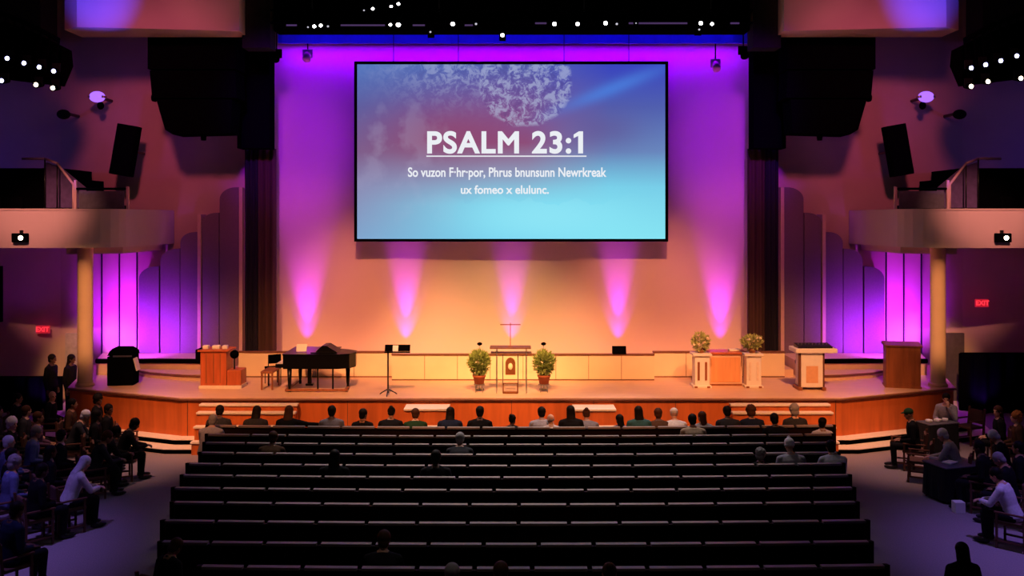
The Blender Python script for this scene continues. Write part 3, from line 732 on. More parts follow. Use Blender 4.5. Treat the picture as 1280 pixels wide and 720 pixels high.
# black cabinet left
b=onz(151,482,S)
t=thing('amplifier_rack','black equipment cabinet with rounded lid beside the left column','cabinet',b,.1)
MB().box(-.36,.34,-.02,.5,0,.8,bev=.02).build('body',M['black'],t)
MB().prism_y([(-.36,.82),(.36,.82),(.34,.92),(.18,1.02),(-.22,1.02),(-.3,.94)],.0,.48).build('lid',M['blackcloth'],t)
MB().box(-.2,.3,-.04,-.02,.79,.83).build('metal_strip',M['chrome'],t)
MB().box(.38,.41,-.05,.25,.4,.75,rot=Matrix.Rotation(-.25,3,'Y')).build('side_flap',M['white'],t)

# ------------------------------------------------------------------ lower side areas
for s,nm,px,py in ((-1,'left',53,412),(1,'right',1228,379)):
    Y=28.2 if s<0 else 28.0
    c=Wp(px,py,Y)
    t=thing('exit_sign',f'glowing red exit sign on the dark {nm} wall','sign',c)
    MB().box(-.2,.2,0,.08,-.12,.12,bev=.01).build('housing',M['reddim'],t)
    text_mesh('sign_text','EXIT',.2,M['red'],t,(0,-.008,0),.004,.004)
    MB().tube((0,.05,0),(0,.3,0),.03).build('wall_stem',M['metal'],t)
    # door
d=MB().box(-14.0,-13.35,28.5,28.6,0,2.25).build('door_1',mat('pale_door',(.5,.45,.45),.6)); struct(d)
d=MB().box(13.6,14.2,28.5,28.6,0,2.25).build('door_2',mat('dark_door',(.1,.08,.1),.6)); struct(d)
t=thing('folding_partition','long black draped partition standing on the floor right of the stage','partition',(14.6,27.0,0))
MB().bent(-1.25,1.1,0,.08,.05,1.82,lambda x:.06*math.sin(x*14),n=60).build('drape',M['blackcloth'],t); MB().tube((-1.25,.04,1.83),(1.1,.04,1.83),.03).build('top_bar',M['black'],t)
for x in (-1.2,1.05): MB().tube((x,.04,0),(x,.04,1.83),.025).build('post',M['black'],t); 
for x in (-1.2,1.05): MB().box(x-.04,x+.04,-.25,.3,0,.04).build('foot',M['black'],t)
t=thing('folding_partition','long black draped partition standing on the floor left of the stage','partition',(-14.7,27.1,0))
MB().bent(-1.3,1.3,0,.08,.05,1.1,lambda x:.06*math.sin(x*14),n=60).build('drape',M['blackcloth'],t); MB().tube((-1.3,.04,1.11),(1.3,.04,1.11),.03).build('top_bar',M['black'],t)
for x in (-1.25,1.25): MB().box(x-.04,x+.04,-.25,.3,0,.04).build('foot',M['black'],t)
o=MB().box(-16.2,-15.5,27.6,27.7,2.7,4.4).build('dark_opening',M['black']); tag(o,'black slab standing for a dark opening on the far left wall under the balcony','wall panel')  # flat black slab stands in for a dark opening in the wall

# ------------------------------------------------------------------ pews
BEND=lambda x: .17*(x/6.5)**2
def pew(Yk, pxl, pxr, label):
    xl=(pxl-CX)*Yk/F; xr=(pxr-CX)*Yk/F
    t=thing('pew',label,'pew',(0,Yk,0),0,'rows of dark wooden pews')
    n=24
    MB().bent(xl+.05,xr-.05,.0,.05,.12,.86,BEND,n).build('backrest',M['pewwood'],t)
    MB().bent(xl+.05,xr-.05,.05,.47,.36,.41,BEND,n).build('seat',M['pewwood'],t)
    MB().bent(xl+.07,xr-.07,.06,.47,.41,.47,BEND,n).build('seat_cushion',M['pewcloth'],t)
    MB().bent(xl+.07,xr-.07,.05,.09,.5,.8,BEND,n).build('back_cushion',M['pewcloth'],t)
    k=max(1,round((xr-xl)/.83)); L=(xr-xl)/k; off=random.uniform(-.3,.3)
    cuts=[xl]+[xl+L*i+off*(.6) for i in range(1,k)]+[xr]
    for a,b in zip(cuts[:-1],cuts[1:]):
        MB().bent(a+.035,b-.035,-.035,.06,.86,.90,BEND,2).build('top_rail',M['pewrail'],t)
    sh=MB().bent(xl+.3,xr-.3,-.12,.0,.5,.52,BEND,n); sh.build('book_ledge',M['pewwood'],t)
    for x in (xl,xr):
        s=1 if x<0 else -1; o=BEND(x)
        m=MB(); m.prism_x([(-.06+o,0),(.5+o,0),(.5+o,.58),(.38+o,.66),(.12+o,.7),(.06+o,.9),(-.06+o,.92)],x-.03,x+.03); m.build('end_panel',M['pewwood'],t)
    return xl,xr
rows=[(534,256,1047),(545,255,1045),(555.4,252,1046),(568,247,1052),(582,231,1058),(596.5,224,1066),(612.4,213,1071),(630.4,212,1075),(653.6,200,1088),(680,197,1092),(710,247,1112)]
RY=[]
for i,(py,a,b) in enumerate(rows):
    Yk=F*(H-.9)/(py-CY); RY.append(Yk)
    pew(Yk,a,b,f'dark wooden pew with segmented pale top rail, {"front row nearest the stage" if i==0 else "rearmost full row in view" if i==10 else ORD[i]+" row back from the stage"}')

# ------------------------------------------------------------------ people
def remesh(mb, vox, name, smooth=2):
    me=mb.mesh(name+'_src'); o=bpy.data.objects.new('tmp',me); COL.objects.link(o)
    md=o.modifiers.new('r','REMESH'); md.mode='VOXEL'; md.voxel_size=vox
    sm=o.modifiers.new('s','SMOOTH'); sm.factor=.5; sm.iterations=smooth
    dg=bpy.context.evaluated_depsgraph_get(); r=bpy.data.meshes.new_from_object(o.evaluated_get(dg)); r.name=name
    bpy.data.objects.remove(o); bpy.data.meshes.remove(me)
    for p in r.polygons: p.use_smooth=True
    return r
def skeleton(p):
    st=p.get('stand',False); lean=p.get('lean',.05); hz=.93 if st else .52
    hip=Vector((0,0,hz)); u=Vector((0,math.sin(lean),math.cos(lean))); fw=Vector((0,math.cos(lean),-math.sin(lean)))
    bow=p.get('bow',.1); turn=p.get('turn',0)
    neck=hip+u*.53; ht=neck+(u*.7+Vector((0,.25,.6))).normalized()*.04
    Rh=Matrix.Rotation(turn,3,'Z')@Matrix.Rotation(-bow,3,'X')
    hc=ht+Rh@Vector((0,.02,.112))
    sk=dict(hip=hip,u=u,fw=fw,neck=neck,ht=ht,Rh=Rh,hc=hc,st=st,b=p.get('bulk',1.))
    arms=[]
    for s in (-1,1):
        sh=hip+u*.445+Vector((s*.17*sk['b'],0,0))
        a=p.get('arm','lap')
        if isinstance(a,tuple): a=a[0 if s<0 else 1]
        if a=='lap': el=sh+Vector((s*.07,-.02,-.27)); wr=Vector((s*.1,.27,hz+.1))
        elif a=='clasp': el=sh+Vector((s*.05,.14,-.24)); wr=Vector((s*.045,el.y+.2,max(hz+.11,el.z-.02)))
        elif a=='spread': el=sh+Vector((s*.25,-.06,-.03)); wr=el+Vector((s*.23,-.02,.01))
        elif a=='side': el=sh+Vector((s*.05,-.03,-.28)); wr=el+Vector((s*.01,.06,-.25))
        elif a=='chin': el=sh+Vector((s*.03,.15,-.24)); wr=hc+Vector((s*.05,.11,-.19))
        arms.append((s,sh,el,wr,a))
    sk['arms']=arms
    legs=[]
    for s in (-1,1):
        hj=hip+Vector((s*.09,0,-.01))
        if st: kn=hip+Vector((s*.1,.01,-.45)); an=Vector((s*.1,-.01,.09))
        else: kn=Vector((s*.12,.42,.51)); an=Vector((s*.12,.40,.10))
        legs.append((s,hj,kn,an))
    sk['legs']=legs
    return sk
def torso(m, sk, inf=0., up=.56, low=-.1):
    b=sk['b']; R=[(-.10,.12,.09),(-.02,.165*b,.125),(.08,.155*b,.115),(.18,.145*b,.105),(.30,.16*b,.115),(.40,.172*b,.112),(.455,.165*b,.095),(.505,.125,.085),(.56,.065,.062)]
    rings=[]
    for t,rx,ry in R:
        if t>up or t<low: continue
        c=sk['hip']+sk['u']*t; rings.append((c,Vector((rx+inf,0,0)),sk['fw']*(ry+inf)))
    m.loft(rings,24)
def body_mesh(sk,name):
    m=MB(); torso(m,sk); Rh=sk['Rh']; hc=sk['hc']
    m.cap(sk['neck']-sk['u']*.03,sk['ht']+Rh@Vector((0,0,.03)),.058,.052)
    m.ell(hc+Rh@Vector((0,-.012,.02)),(.074,.092,.092),Rh,24,16)      # cranium
    m.ell(hc+Rh@Vector((0,.018,-.035)),(.058,.068,.075),Rh,20,14)    # face
    m.ell(hc+Rh@Vector((0,.055,-.085)),(.032,.03,.026),Rh)            # chin
    m.loft([(hc+Rh@Vector((0,.078,.022)),Rh@Vector((.008,0,0)),Rh@Vector((0,.008,0))),(hc+Rh@Vector((0,.098,-.025)),Rh@Vector((.016,0,0)),Rh@Vector((0,.014,0))),(hc+Rh@Vector((0,.086,-.036)),Rh@Vector((.013,0,0)),Rh@Vector((0,.01,0)))],12)
    m.ell(hc+Rh@Vector((0,.082,-.06)),(.024,.01,.009),Rh,12,8)        # lips
    m.ell(hc+Rh@Vector((0,.072,.03)),(.05,.014,.009),Rh,12,8)         # brow
    for s in (-1,1):
        m.ell(hc+Rh@Vector((s*.075,-.005,-.01)),(.01,.02,.032),Rh,12,10)
        m.ell(hc+Rh@Vector((s*.03,.07,.008)),(.014,.012,.011),Rh,10,8)
    for s,sh,el,wr,a in sk['arms']:
        m.cap(sh,el,.05,.04); m.cap(el,wr,.04,.026)
        d=(wr-el).normalized()
        if a=='lap': d=Vector((-s*.35,.9,-.12)).normalized()
        if a=='clasp': d=Vector((-s*.6,.7,-.1)).normalized()
        if a=='chin': d=Vector((-s*.2,.0,1)).normalized()
        n=Vector((0,0,-1)) if a!='side' else Vector((-s,0,0))
        if a=='chin': n=Vector((0,-1,0))
        n=(n-d*n.dot(d)).normalized(); sd=d.cross(n).normalized()
        Rm=Matrix((sd,d,n)).transposed()
        m.ell(wr+d*.05,(.042,.055,.018),Rm,16,10)
        for k in range(4):
            o=sd*(-.03+.02*k); Lk=(.036,.043,.04,.031)[k]
            a0=wr+d*.085+o; a1=a0+(d*.9+n*.25).normalized()*Lk; a2=a1+(d*.6+n*.8).normalized()*Lk*.75
            m.cap(a0,a1,.0105,.0095,8); m.cap(a1,a2,.0095,.008,8)
        tsd = sd if sd.x*(-s)>0 or abs(sd.x)<.2 else -sd
        b0=wr+d*.025+tsd*.03; b1=b0+(d*.6+tsd*.7).normalized()*.04; b2=b1+(d*.9+tsd*.2+n*.3).normalized()*.03
        m.cap(b0,b1,.013,.011,8); m.cap(b1,b2,.011,.009,8)
    for s,hj,kn,an in sk['legs']:
        m.cap(hj,kn,.08,.055); m.cap(kn,an,.055,.035); m.ell(an+Vector((0,.07,-.055)),(.04,.12,.035))
    me=remesh(m,.0085,name)
    me.materials.append(None); me.materials.append(M['eye']); me.materials.append(M['lips'])
    Ri=Rh.inverted()
    for p in me.polygons:
        q=Ri@(p.center-hc)
        if q.y>.055:
            if min((q-Vector((s*.03,.078,.008))).length for s in (-1,1))<.0115: p.material_index=1
            elif abs(q.x)<.022 and abs(q.z+.06)<.008: p.material_index=2
    return me
def top_mesh(sk,name,sleeve=1.):
    m=MB(); torso(m,sk,.016,up=.52)
    for s,sh,el,wr,a in sk['arms']:
        m.cap(sh,el,.068,.054); m.cap(el,wr-(wr-el).normalized()*.02,.052,.038)
        m.cap(sk['hip']+sk['u']*.49+Vector((s*.05,-.01,0)),sh,.066,.066)
    m.tube(sk['neck']-sk['u']*.05,sk['neck']+sk['u']*.03,.085,.068,16)
    return remesh(m,.012,name)
def trouser_mesh(sk,name):
    m=MB(); torso(m,sk,.012,up=.1,low=-.2)
    for s,hj,kn,an in sk['legs']: m.cap(hj,kn,.095,.07); m.cap(kn,an+Vector((0,0,.03)),.07,.055)
    return remesh(m,.014,name)
def shoe_mesh(sk,name):
    m=MB()
    for s,hj,kn,an in sk['legs']:
        m.ell(an+Vector((0,.07,-.055)),(.05,.14,.045)); m.ell(an+Vector((0,-.01,-.03)),(.048,.055,.06))
    return remesh(m,.012,name)
def hair_mesh(sk,style,name):
    Rh=sk['Rh']; hc=sk['hc']; m=MB(); T=lambda v: hc+Rh@Vector(v)
    if style in ('short','grey'):
        m.ell(T((0,-.024,.035)),(.09,.1,.096),Rh,24,16); m.ell(T((0,-.05,-.03)),(.076,.058,.08),Rh)
    elif style=='bald':
        m.ell(T((0,-.045,-.01)),(.078,.06,.05),Rh)
    elif style=='long':
        m.ell(T((0,-.02,.035)),(.09,.1,.092),Rh,24,16)
        m.loft([(T((0,-.03,.03)),Rh@Vector((.09,0,0)),Rh@Vector((0,.085,0))),(T((0,-.045,-.08)),Rh@Vector((.095,0,0)),Rh@Vector((0,.06,0))),(T((0,-.075,-.2)),Rh@Vector((.1,0,0)),Rh@Vector((0,.045,0))),(T((0,-.08,-.27)),Rh@Vector((.07,0,0)),Rh@Vector((0,.03,0)))],20)
    elif style=='bun':
        m.ell(T((0,-.02,.035)),(.084,.096,.088),Rh,24,16); m.ell(T((0,-.09,.09)),(.045,.045,.045),Rh); m.ell(T((0,-.05,-.02)),(.07,.05,.06),Rh)
    elif style=='curly':
        m.ell(T((0,-.025,.04)),(.105,.11,.105),Rh,24,16); m.ell(T((0,-.06,-.04)),(.095,.06,.08),Rh)
        for k in range(30):
            a=random.uniform(0,2*PI); e=random.uniform(-.2,1.4); m.ell(T((.1*math.cos(a)*math.cos(e),-.03+.1*math.sin(a)*math.cos(e)*.8-.01,.04+.1*math.sin(e))),(.022,)*3,None,8,6)
    elif style=='cap':
        m.ell(T((0,-.012,.045)),(.088,.102,.085),Rh,24,16); m.ell(T((0,.09,.05)),(.06,.07,.012),Rh)
    elif style=='beanie':
        m.ell(T((0,-.018,.05)),(.09,.102,.1),Rh,24,16); m.lathe((0,0,0),[(.001,0),(.002,.001)],6); m.ell(T((0,-.02,.01)),(.094,.104,.03),Rh); m.ell(T((0,-.02,.155)),(.03,.03,.03),Rh)
    return remesh(m,.009,name)
POSES=dict(
 hunch=dict(lean=.42,bow=.35,bulk=1.15,arm='lap'), deep=dict(lean=.62,bow=.35,bulk=1.12,arm='clasp'), hspread=dict(lean=.3,bow=.4,bulk=1.1,arm=('lap','spread')),
 tall=dict(lean=.22,bow=.2,bulk=1.15,arm='lap'),
 up=dict(lean=.02,bow=.1), turnL=dict(lean=.04,bow=.08,turn=.7), turnR=dict(lean=.04,bow=.12,turn=-.7),
 lean=dict(lean=.38,bow=.55,arm='clasp'), broad=dict(lean=.1,bow=.3,bulk=1.18,arm='lap'), spread=dict(lean=-.03,bow=.12,arm=('lap','spread')), spreadL=dict(lean=-.03,bow=.12,arm=('spread','lap')),
 chin=dict(lean=.22,bow=.3,arm=('chin','lap')), stand=dict(stand=True,lean=.0,bow=.1,arm='side'), bowed=dict(lean=.2,bow=.8,arm='lap'))
SK={}; CACHE={}
def part_mesh(pose,kind,style=None):
    k=(pose,kind,style)
    if k in CACHE: return CACHE[k]
    if pose not in SK: SK[pose]=skeleton(POSES[pose])
    sk=SK[pose]
    CACHE[k]={'body':body_mesh,'top':top_mesh,'trousers':trouser_mesh,'shoes':shoe_mesh}[kind](sk,kind) if kind!='hair' else hair_mesh(sk,style,'hair')
    return CACHE[k]
def person(loc, rz, pose, hair, hc, top, skin, label, scale=1., group='people in the congregation'):
    t=thing('person',label,'person',loc,rz,None)
    t.scale=(scale,)*3
    def add(name,me,m,i=0):
        o=bpy.data.objects.new(name,me); COL.objects.link(o); o.parent=t
        if len(me.materials)==0: me.materials.append(None)
        o.material_slots[i].link='OBJECT'; o.material_slots[i].material=m; return o
    add('body',part_mesh(pose,'body'),SKIN[skin])
    add('jacket' if top in('black','charcoal','navy','brown') else 'shirt',part_mesh(pose,'top'),TOPS[top])
    add('trousers',part_mesh(pose,'trousers'),TOPS['trousers']); add('shoes',part_mesh(pose,'shoes'),M['shoe'])
    if hair: add('hat' if hair in('cap','beanie') else 'hair',part_mesh(pose,'hair',hair),HAIR[hc])
    return t
HZ={}
def head_z(pose):
    if pose not in SK: SK[pose]=skeleton(POSES[pose])
    return SK[pose]['hc'].z
def in_pew(row, px, py, pose, hair, hc, top, skin, label, rz=0.):
    sc=1.14
    if pose in ('spread','spreadL'): pose='hspread'
    elif pose in ('up','broad','bowed','chin','turnR','turnL','lean'):
        pose={'up':'tall','broad':'hunch','bowed':'deep','chin':'hunch','turnR':'turnR','turnL':'turnL','lean':'deep'}[pose]
    z0=head_z(pose); hy=SK[pose]['hc'].y*sc
    y=RY[row]+.2; x=(px-CX)*(y+hy)/F; y+=BEND(x)
    hz=H-(py-CY)*(y+hy)/F
    dz=min(.0,max(-.17,hz-z0*sc))
    if pose in('turnR','turnL') and hz-z0*sc<-.12: sc=max(1.0,(hz+.12)/z0)
    return person((x,y,dz),rz,pose,hair,hc,top,skin,label,sc)
front_row=[
 (273,519,'broad','short','black','charcoal','dark','person in charcoal jacket at the left end of the front pew'),
 (319,520,'broad','long','black','charcoal','tan','person with long dark hair in charcoal coat, second from the left in the front pew'),
 (360,520,'spread','long','brown','black','tan','person in black coat with arm stretched right, third from the left in the front pew'),
 (415,521,'up','short','black','grey','dark','person with short black hair in grey shirt behind the grand piano, front pew'),
 (453,515,'turnR','short','black','black','tan','broad person in black jacket turning right, front pew below the piano tail'),
 (489,519,'broad','bun','black','black','tan','hunched person in black with hair bun, front pew below the music stand'),
 (521,531,'lean','short','brown','green','light','person bent low in dark green top, front pew left of the narrow left steps'),
 (563,517,'broad','long','black','navy','tan','person with long hair in navy jacket, front pew by the narrow left steps'),
 (600,526,'up','short','black','black','dark','person in black sitting low, front pew below the left potted plant'),
 (640,523,'turnR','bun','black','charcoal','dark','person with hair bun in charcoal coat, front pew just below the central lectern'),
 (677,517,'broad','short','black','lightgrey','tan','broad person with black hair in light grey shirt, front pew below the right potted plant'),
 (689,521,'turnL','bald','grey','white','light','person with pale head and white shirt leaning against the grey shirted one, front pew'),
 (714,514,'up','long','black','black','tan','tall person in black with long black hair, front pew beside the narrow right steps'),
 (733,530,'lean','bun','brown','grey','tan','person bending forward in grey shirt, front pew below the narrow right steps'),
 (775,524,'turnL','long','black','blue','tan','person with long black hair and blue grey top, front pew right of the steps'),
 (799,526,'up','long','black','teal','tan','slim person with black hair in teal top, front pew'),
 (823,530,'lean','short','brown','brown','dark','person bent down in brown coat, front pew between the teal and white tops'),
 (843,522,'lean','cap','whitecap','white','light','person wearing white cap and white shirt, front pew'),
 (879,518,'turnL','long','brown','lightgrey','tan','person with brown hair in pale shirt turning left, front pew below the left flower pedestal'),
 (910,515,'broad','short','black','charcoal','dark','broad shouldered person with short hair in charcoal jacket, front pew below the right flower pedestal'),
 (940,522,'broad','curly','brown','navy','tan','person with curly brown hair in navy jacket, front pew by the wide right stairs'),
 (996,521,'up','curly','grey','charcoal','light','grey haired person in charcoal coat, front pew below the media desk')]
for i,(px,py,pose,hs,hc,tp,sk_,lb) in enumerate(front_row):
    in_pew(0,px,py,pose,hs,hc,tp,sk_,lb,rz=(.0 if i%3 else .08))
others=[
 (1,866,530,'chin','short','black','beige','tan','person in beige top with black hair, second pew from the stage'),
 (1,970,530,'broad','short','black','black','dark','broad person in black, second pew below the wide right stairs'),
 (1,1031,526,'turnR','short','black','white','tan','black haired person in white shirt at the right end of the second pew'),
 (1,263,541,'bowed','short','grey','lightgrey','light','grey haired person in pale shirt at the left end of the second pew'),
 (3,340,556,'lean','short','brown','brown','tan','lone brown clad person leaning forward in the fourth pew, left side'),
 (3,575,572,'lean','short','grey','charcoal','tan','lone grey haired person leaning in the fourth pew near the middle'),
 (4,952,570,'turnR','curly','grey','black','light','grey haired person in black, fifth pew right of centre'),
 (4,989,569,'broad','beanie','whitecap','lightgrey','light','person in white knit hat and pale grey shirt, fifth pew on the right'),
 (4,1042,577,'bowed','short','black','white','tan','head bowed person in white shirt at the right end of the fifth pew'),
 (5,545,600,'up','short','black','black','dark','lone person in black in the sixth pew, left of centre'),
 (5,418,592,'up','long','black','black','dark','lone dark haired person in black in the sixth pew, far left'),
 (10,480,700,'bowed','short','brown','black','tan','dark figure with bowed head in the rearmost pew, left of centre'),
]
for r,px,py,pose,hs,hc,tp,sk_,lb in others: in_pew(r,px,py,pose,hs,hc,tp,sk_,lb)

# stacking chair
def chair_proto():
    t=thing('wooden_chair','','chair')
    MB().box(-.24,.24,-.2,.26,.42,.48,bev=.02).build('seat',M['chairseat'],t)
    MB().box(-.21,.21,-.25,-.2,.52,.88,bev=.02).build('backrest',M['chairseat'],t)
    for s in (-1,1):
        MB().box(s*.23-.02,s*.23+.02,.2,.24,0,.63,bev=.006).build('leg',M['chairwood'],t)
        MB().prism_x([(-.26,0),(-.21,0),(-.20,.5),(-.25,.92),(-.29,.92),(-.25,.5)],s*.23-.02,s*.23+.02).build('leg',M['chairwood'],t)
        MB().box(s*.23-.02,s*.23+.02,-.24,.24,.12,.15).build('stretcher',M['chairwood'],t)
        MB().box(s*.24-.025,s*.24+.025,-.24,.26,.62,.65,bev=.008).build('armrest',M['chairwood'],t)
    return t
CH0=chair_proto(); ch_used=[False]
def chair(loc,rz,label):
    o=CH0 if not ch_used[0] else copy_tree(CH0); ch_used[0]=True
    o.location=loc; o.rotation_euler=(0,0,rz); o['label']=label; o['group']='wooden chairs in the side sections'; return o
def face(loc, tx=0, ty=26): return math.atan2(-(tx-loc[0]), ty-loc[1])
PLACED=[]
def side_person(px,py,pose,hs,hc,tp,sk_,lb,short,fx=0,fy=25,with_chair=True,zh=None,rz=None):
    z=zh or head_z(pose)*1.08; c=onz(px,py,z); 
    r=face(c,fx,fy) if rz is None else rz
    c=Vector((c.x,c.y,0))
    for it in range(12):
        for q in PLACED:
            d=c-q
            if d.length<.66: c=q+(d.normalized() if d.length>.01 else Vector((0,1,0)))*.67
    PLACED.append(c.copy())
    person(c,r,pose,hs,hc,tp,sk_,lb,1.08)
    if with_chair:
        chair(c+Vector((0,0,0)),r,f'wooden armchair holding the {short}')
    return c,r
left=[
 (63,495,'turnR','bald','brown','black','light','bald person in black, third seated row of the left section','bald person in black at left'),
 (88,505,'up','short','black','brown','tan','person in brown coat near the left column base','person in brown coat by the left column'),
 (30,514,'turnL','short','brown','charcoal','light','person in charcoal coat with visible face, far left section','charcoal coated person at far left'),
 (45,522,'up','short','brown','plum','tan','person in plum top beside the charcoal coated one, left section','person in plum top'),
 (3,514,'up','short','black','charcoal','tan','person at the very left picture edge in charcoal coat','person at the left picture edge'),
 (89,521,'lean','short','white','charcoal','light','white haired person leaning forward below the left column','white haired leaning person by the left column'),
 (112,519,'up','long','black','black','dark','long haired person in black, left section nearest the stage face','long haired person in black near the stage face'),
 (133,512,'turnR','short','black','black','dark','tall person in black closest to the stage on the left side','tall person in black closest to the stage on the left'),
 (150,532,'lean','short','black','black','dark','person in black bending forward on the aisle chair, left section','bending person in black by the left aisle'),
 (15,529,'turnR','curly','white','black','light','curly white haired person in black, left section','curly white haired person in black'),
 (8,553,'up','short','white','blue','light','white haired person in blue grey shirt at the left edge','white haired person in blue grey shirt'),
 (38,541,'broad','short','grey','blue','light','grey haired person in blue grey shirt, left section','grey haired person in blue grey shirt'),
 (74,545,'turnL','short','black','black','light','person in black with pale face turned left, left section','pale faced person in black at left'),
 (100,549,'lean','short','brown','charcoal','tan','person in charcoal leaning forward behind the aisle chairs, left section','leaning person in charcoal at left'),
 (10,580,'broad','curly','grey','blue','light','grey curly haired person in blue grey shirt, lower left edge','grey curly haired person at lower left'),
 (44,590,'broad','short','black','black','dark','broad person in black, lower left section','broad person in black at lower left'),
 (76,585,'lean','long','white','white','light','person with white hair and white shirt bending toward the left aisle','white shirted person by the left aisle'),
 (120,545,'deep','short','black','black','dark','broad person in black crouching forward, third chair from the stage on the left aisle','crouching broad person in black at left'),
 (60,565,'up','long','black','black','dark','long haired person in black behind the white shirted one, left section','long haired person in black behind the white shirt'),
 (28,572,'up','short','black','black','dark','short haired person in black, left section between two blue grey shirts','person in black between the blue grey shirts'),
 (100,503,'turnR','curly','black','black','dark','curly haired person in black close to the left column','curly haired person in black near the left column'),
 (20,498,'up','short','black','black','tan','person in black in the rear rows of the left section, near the partition','rear row person in black at left'),
 (12,640,'broad','short','black','navy','dark','broad person in navy jacket at the bottom left edge','broad person in navy jacket at bottom left'),
]
for a in left:
    side_person(*a)
for px,py,lb,hr in ((64,457,'standing person in black against the violet wall, left one of the pair','short'),(88,457,'standing person in black against the violet wall, right one of the pair','long')):
    z=head_z('stand'); c=onz(px,py,z); 
    c.z=0; person(c,face(c,0,25),'stand',hr,'black','black','dark',lb,1.12)
for px,py,lb in ((130,588,'empty wooden armchair on the left aisle, nearest the pews'),(66,648,'empty wooden armchair on the left aisle, lower one'),(158,565,'empty wooden armchair on the left aisle close to the stage steps')):
    c=onz(px,py,.2); c.z=0; chair(c,face(c,0,25),lb)
right=[
 (1268,598,'lean','short','black','white','light','person in white shirt bending forward at the lower right edge','white shirted person at lower right edge'),
 (1143,518,'broad','cap','greencap','black','tan','person in black with dark green cap at the right section aisle','green capped person at right'),
 (1198,546,'lean','short','white','lightgrey','light','white haired person leaning over the grey table, right section','white haired person at the grey table'),
 (1250,514,'turnL','long','brown','black','light','brown haired person in black, right section near the partition','brown haired person in black at right'),
 (1273,522,'up','curly','ginger','brown','light','ginger haired person at the right picture edge','ginger haired person at right'),
 (1257,547,'bowed','short','white','black','light','white haired person in black with bowed head, right section','white haired person with bowed head at right'),
 (1232,560,'broad','short','black','black','dark','broad person in black beside the grey table, right section','broad person in black beside the grey table'),
 (1265,577,'bowed','short','grey','black','tan','grey haired person in black, right section just above the white shirted one','grey haired person in black at right edge'),
 (1276,560,'up','short','black','black','tan','person in black at the right picture edge below the ginger haired one','person in black at the right picture edge'),
]
for a in right: side_person(*a)
# person facing camera at table
side_person(1183,500,'chin','short','black','lightgrey','light','person facing the audience in pale shirt with hand at chin, right section','person facing the audience at right',zh=1.2,rz=PI*.85)
# tables at right
def table(c,w,d,h,rz,label,topm,clothm=None,name='table'):
    t=thing(name,label,'table',c,rz)
    MB().box(-w/2,w/2,-d/2,d/2,h-.03,h,bev=.008).build('table_top',topm,t)
    if clothm:
        m=MB(); n=48
        ring=[]
        for i in range(n):
            a=2*PI*i/n; cx=math.copysign(min(1,abs(math.cos(a))*1.3),math.cos(a))*w/2; cy=math.copysign(min(1,abs(math.sin(a))*1.3),math.sin(a))*d/2
            ring.append((cx,cy,1+.03*math.sin(i*1.9)))
        for z0,z1,f0,f1 in ((h-.035,.06,1.02,1.06),):
            v0=[m.bm.verts.new((x*f0,y*f0,z0)) for x,y,k in ring]; v1=[m.bm.verts.new((x*f1*k,y*f1*k,z1)) for x,y,k in ring]
            for i in range(n): m.bm.faces.new((v0[i],v0[(i+1)%n],v1[(i+1)%n],v1[i]))
        m.build('table_skirt',clothm,t)
    for x in (-w/2+.06,w/2-.06):
        for y in (-d/2+.06,d/2-.06): MB().tube((x,y,0),(x,y,h-.03),.018).build('leg',M['metal'],t)
    return t
c=onz(1192,578,.74); c.z=0; table(c,1.0,.7,.74,.3,'grey topped table with black skirt beside the right aisle',M['greytop'],M['tablecloth'])
c2=onz(1172,527,.74); c2.z=0; table(c2,.9,.5,.74,.3,'small dark table in front of the person facing the audience',M['greytop'],M['tablecloth'])
for k,(dx,w2,lb) in enumerate(((-.25,.13,'left'),(0,.16,'middle'),(.22,.12,'right'))):
    o=MB().box(-w2/2,w2/2,-.07,.07,0,.07,bev=.02).build('paper_packet',M['paper']); o.location=(c2.x+dx,c2.y+dx*.3,.742); o.rotation_euler=(0,0,.3+k*.4); tag(o,f'{lb} white paper packet on the small dark table, right section','papers')
o=MB().box(-.14,.14,-.1,.1,0,.03,bev=.005).build('open_booklet',M['paper']); o.location=(c.x-.1,c.y-.05,.742); o.rotation_euler=(0,0,.6); tag(o,'white booklet lying on the grey topped table','booklet')
c3=onz(1198,634,.1); c3.z=0; o=MB().box(-.1,.1,-.09,.09,0,.22,bev=.01).build('paper_bag',M['paper']); o.location=c3; tag(o,'small white bag on the floor by the grey topped table','bag')
for px,py,lb in ((1128,572,'empty wooden armchair at the right aisle, closest to the stage steps'),(1150,590,'empty brown wooden armchair at the right aisle in front of the capped person'),(1212,545,'empty dark wooden armchair behind the white haired person at right')):
    c=onz(px,py,.2); c.z=0; chair(c,face(c,0,25)+ (0 if px<1200 else .5),lb)
# foreground people at bottom edge
fg=[(205,690,'bowed','short','brown','black','tan','dark clad person with bowed head at the lower left, beside the rearmost pew'),
 (1204,690,'up','long','black','black','tan','long dark haired person seen from behind at the bottom right'),]
for px,py,pose,hs,hc,tp,sk_,lb in fg:
    c=onz(px,py,head_z(pose)); c.z=0; person(c,0 if px>600 else -.5,pose,hs,hc,tp,sk_,lb); chair(c,0 if px>600 else -.5,'wooden armchair holding the '+('dark clad person at the lower left' if px<600 else 'long haired person at the bottom right'))
for px,py,hs,hc,lb in ((565,719,'short','grey','grey haired person at the bottom edge, leftmost of three heads below the pews'),(626,717,'short','brown','brown haired person at the bottom edge, middle of three heads below the pews'),(762,718,'bun','brown','person with hair bun at the bottom edge, rightmost of three heads below the pews')):
    c=onz(px,py,head_z('tall')*1.12)
    person((c.x,c.y-.15,0),0,'tall',hs,hc,'charcoal','light',lb,1.12)
    Yl=c.y
pew(Yl-.45,270,1010,'dark wooden pew at the bottom picture edge under the three foreground heads')

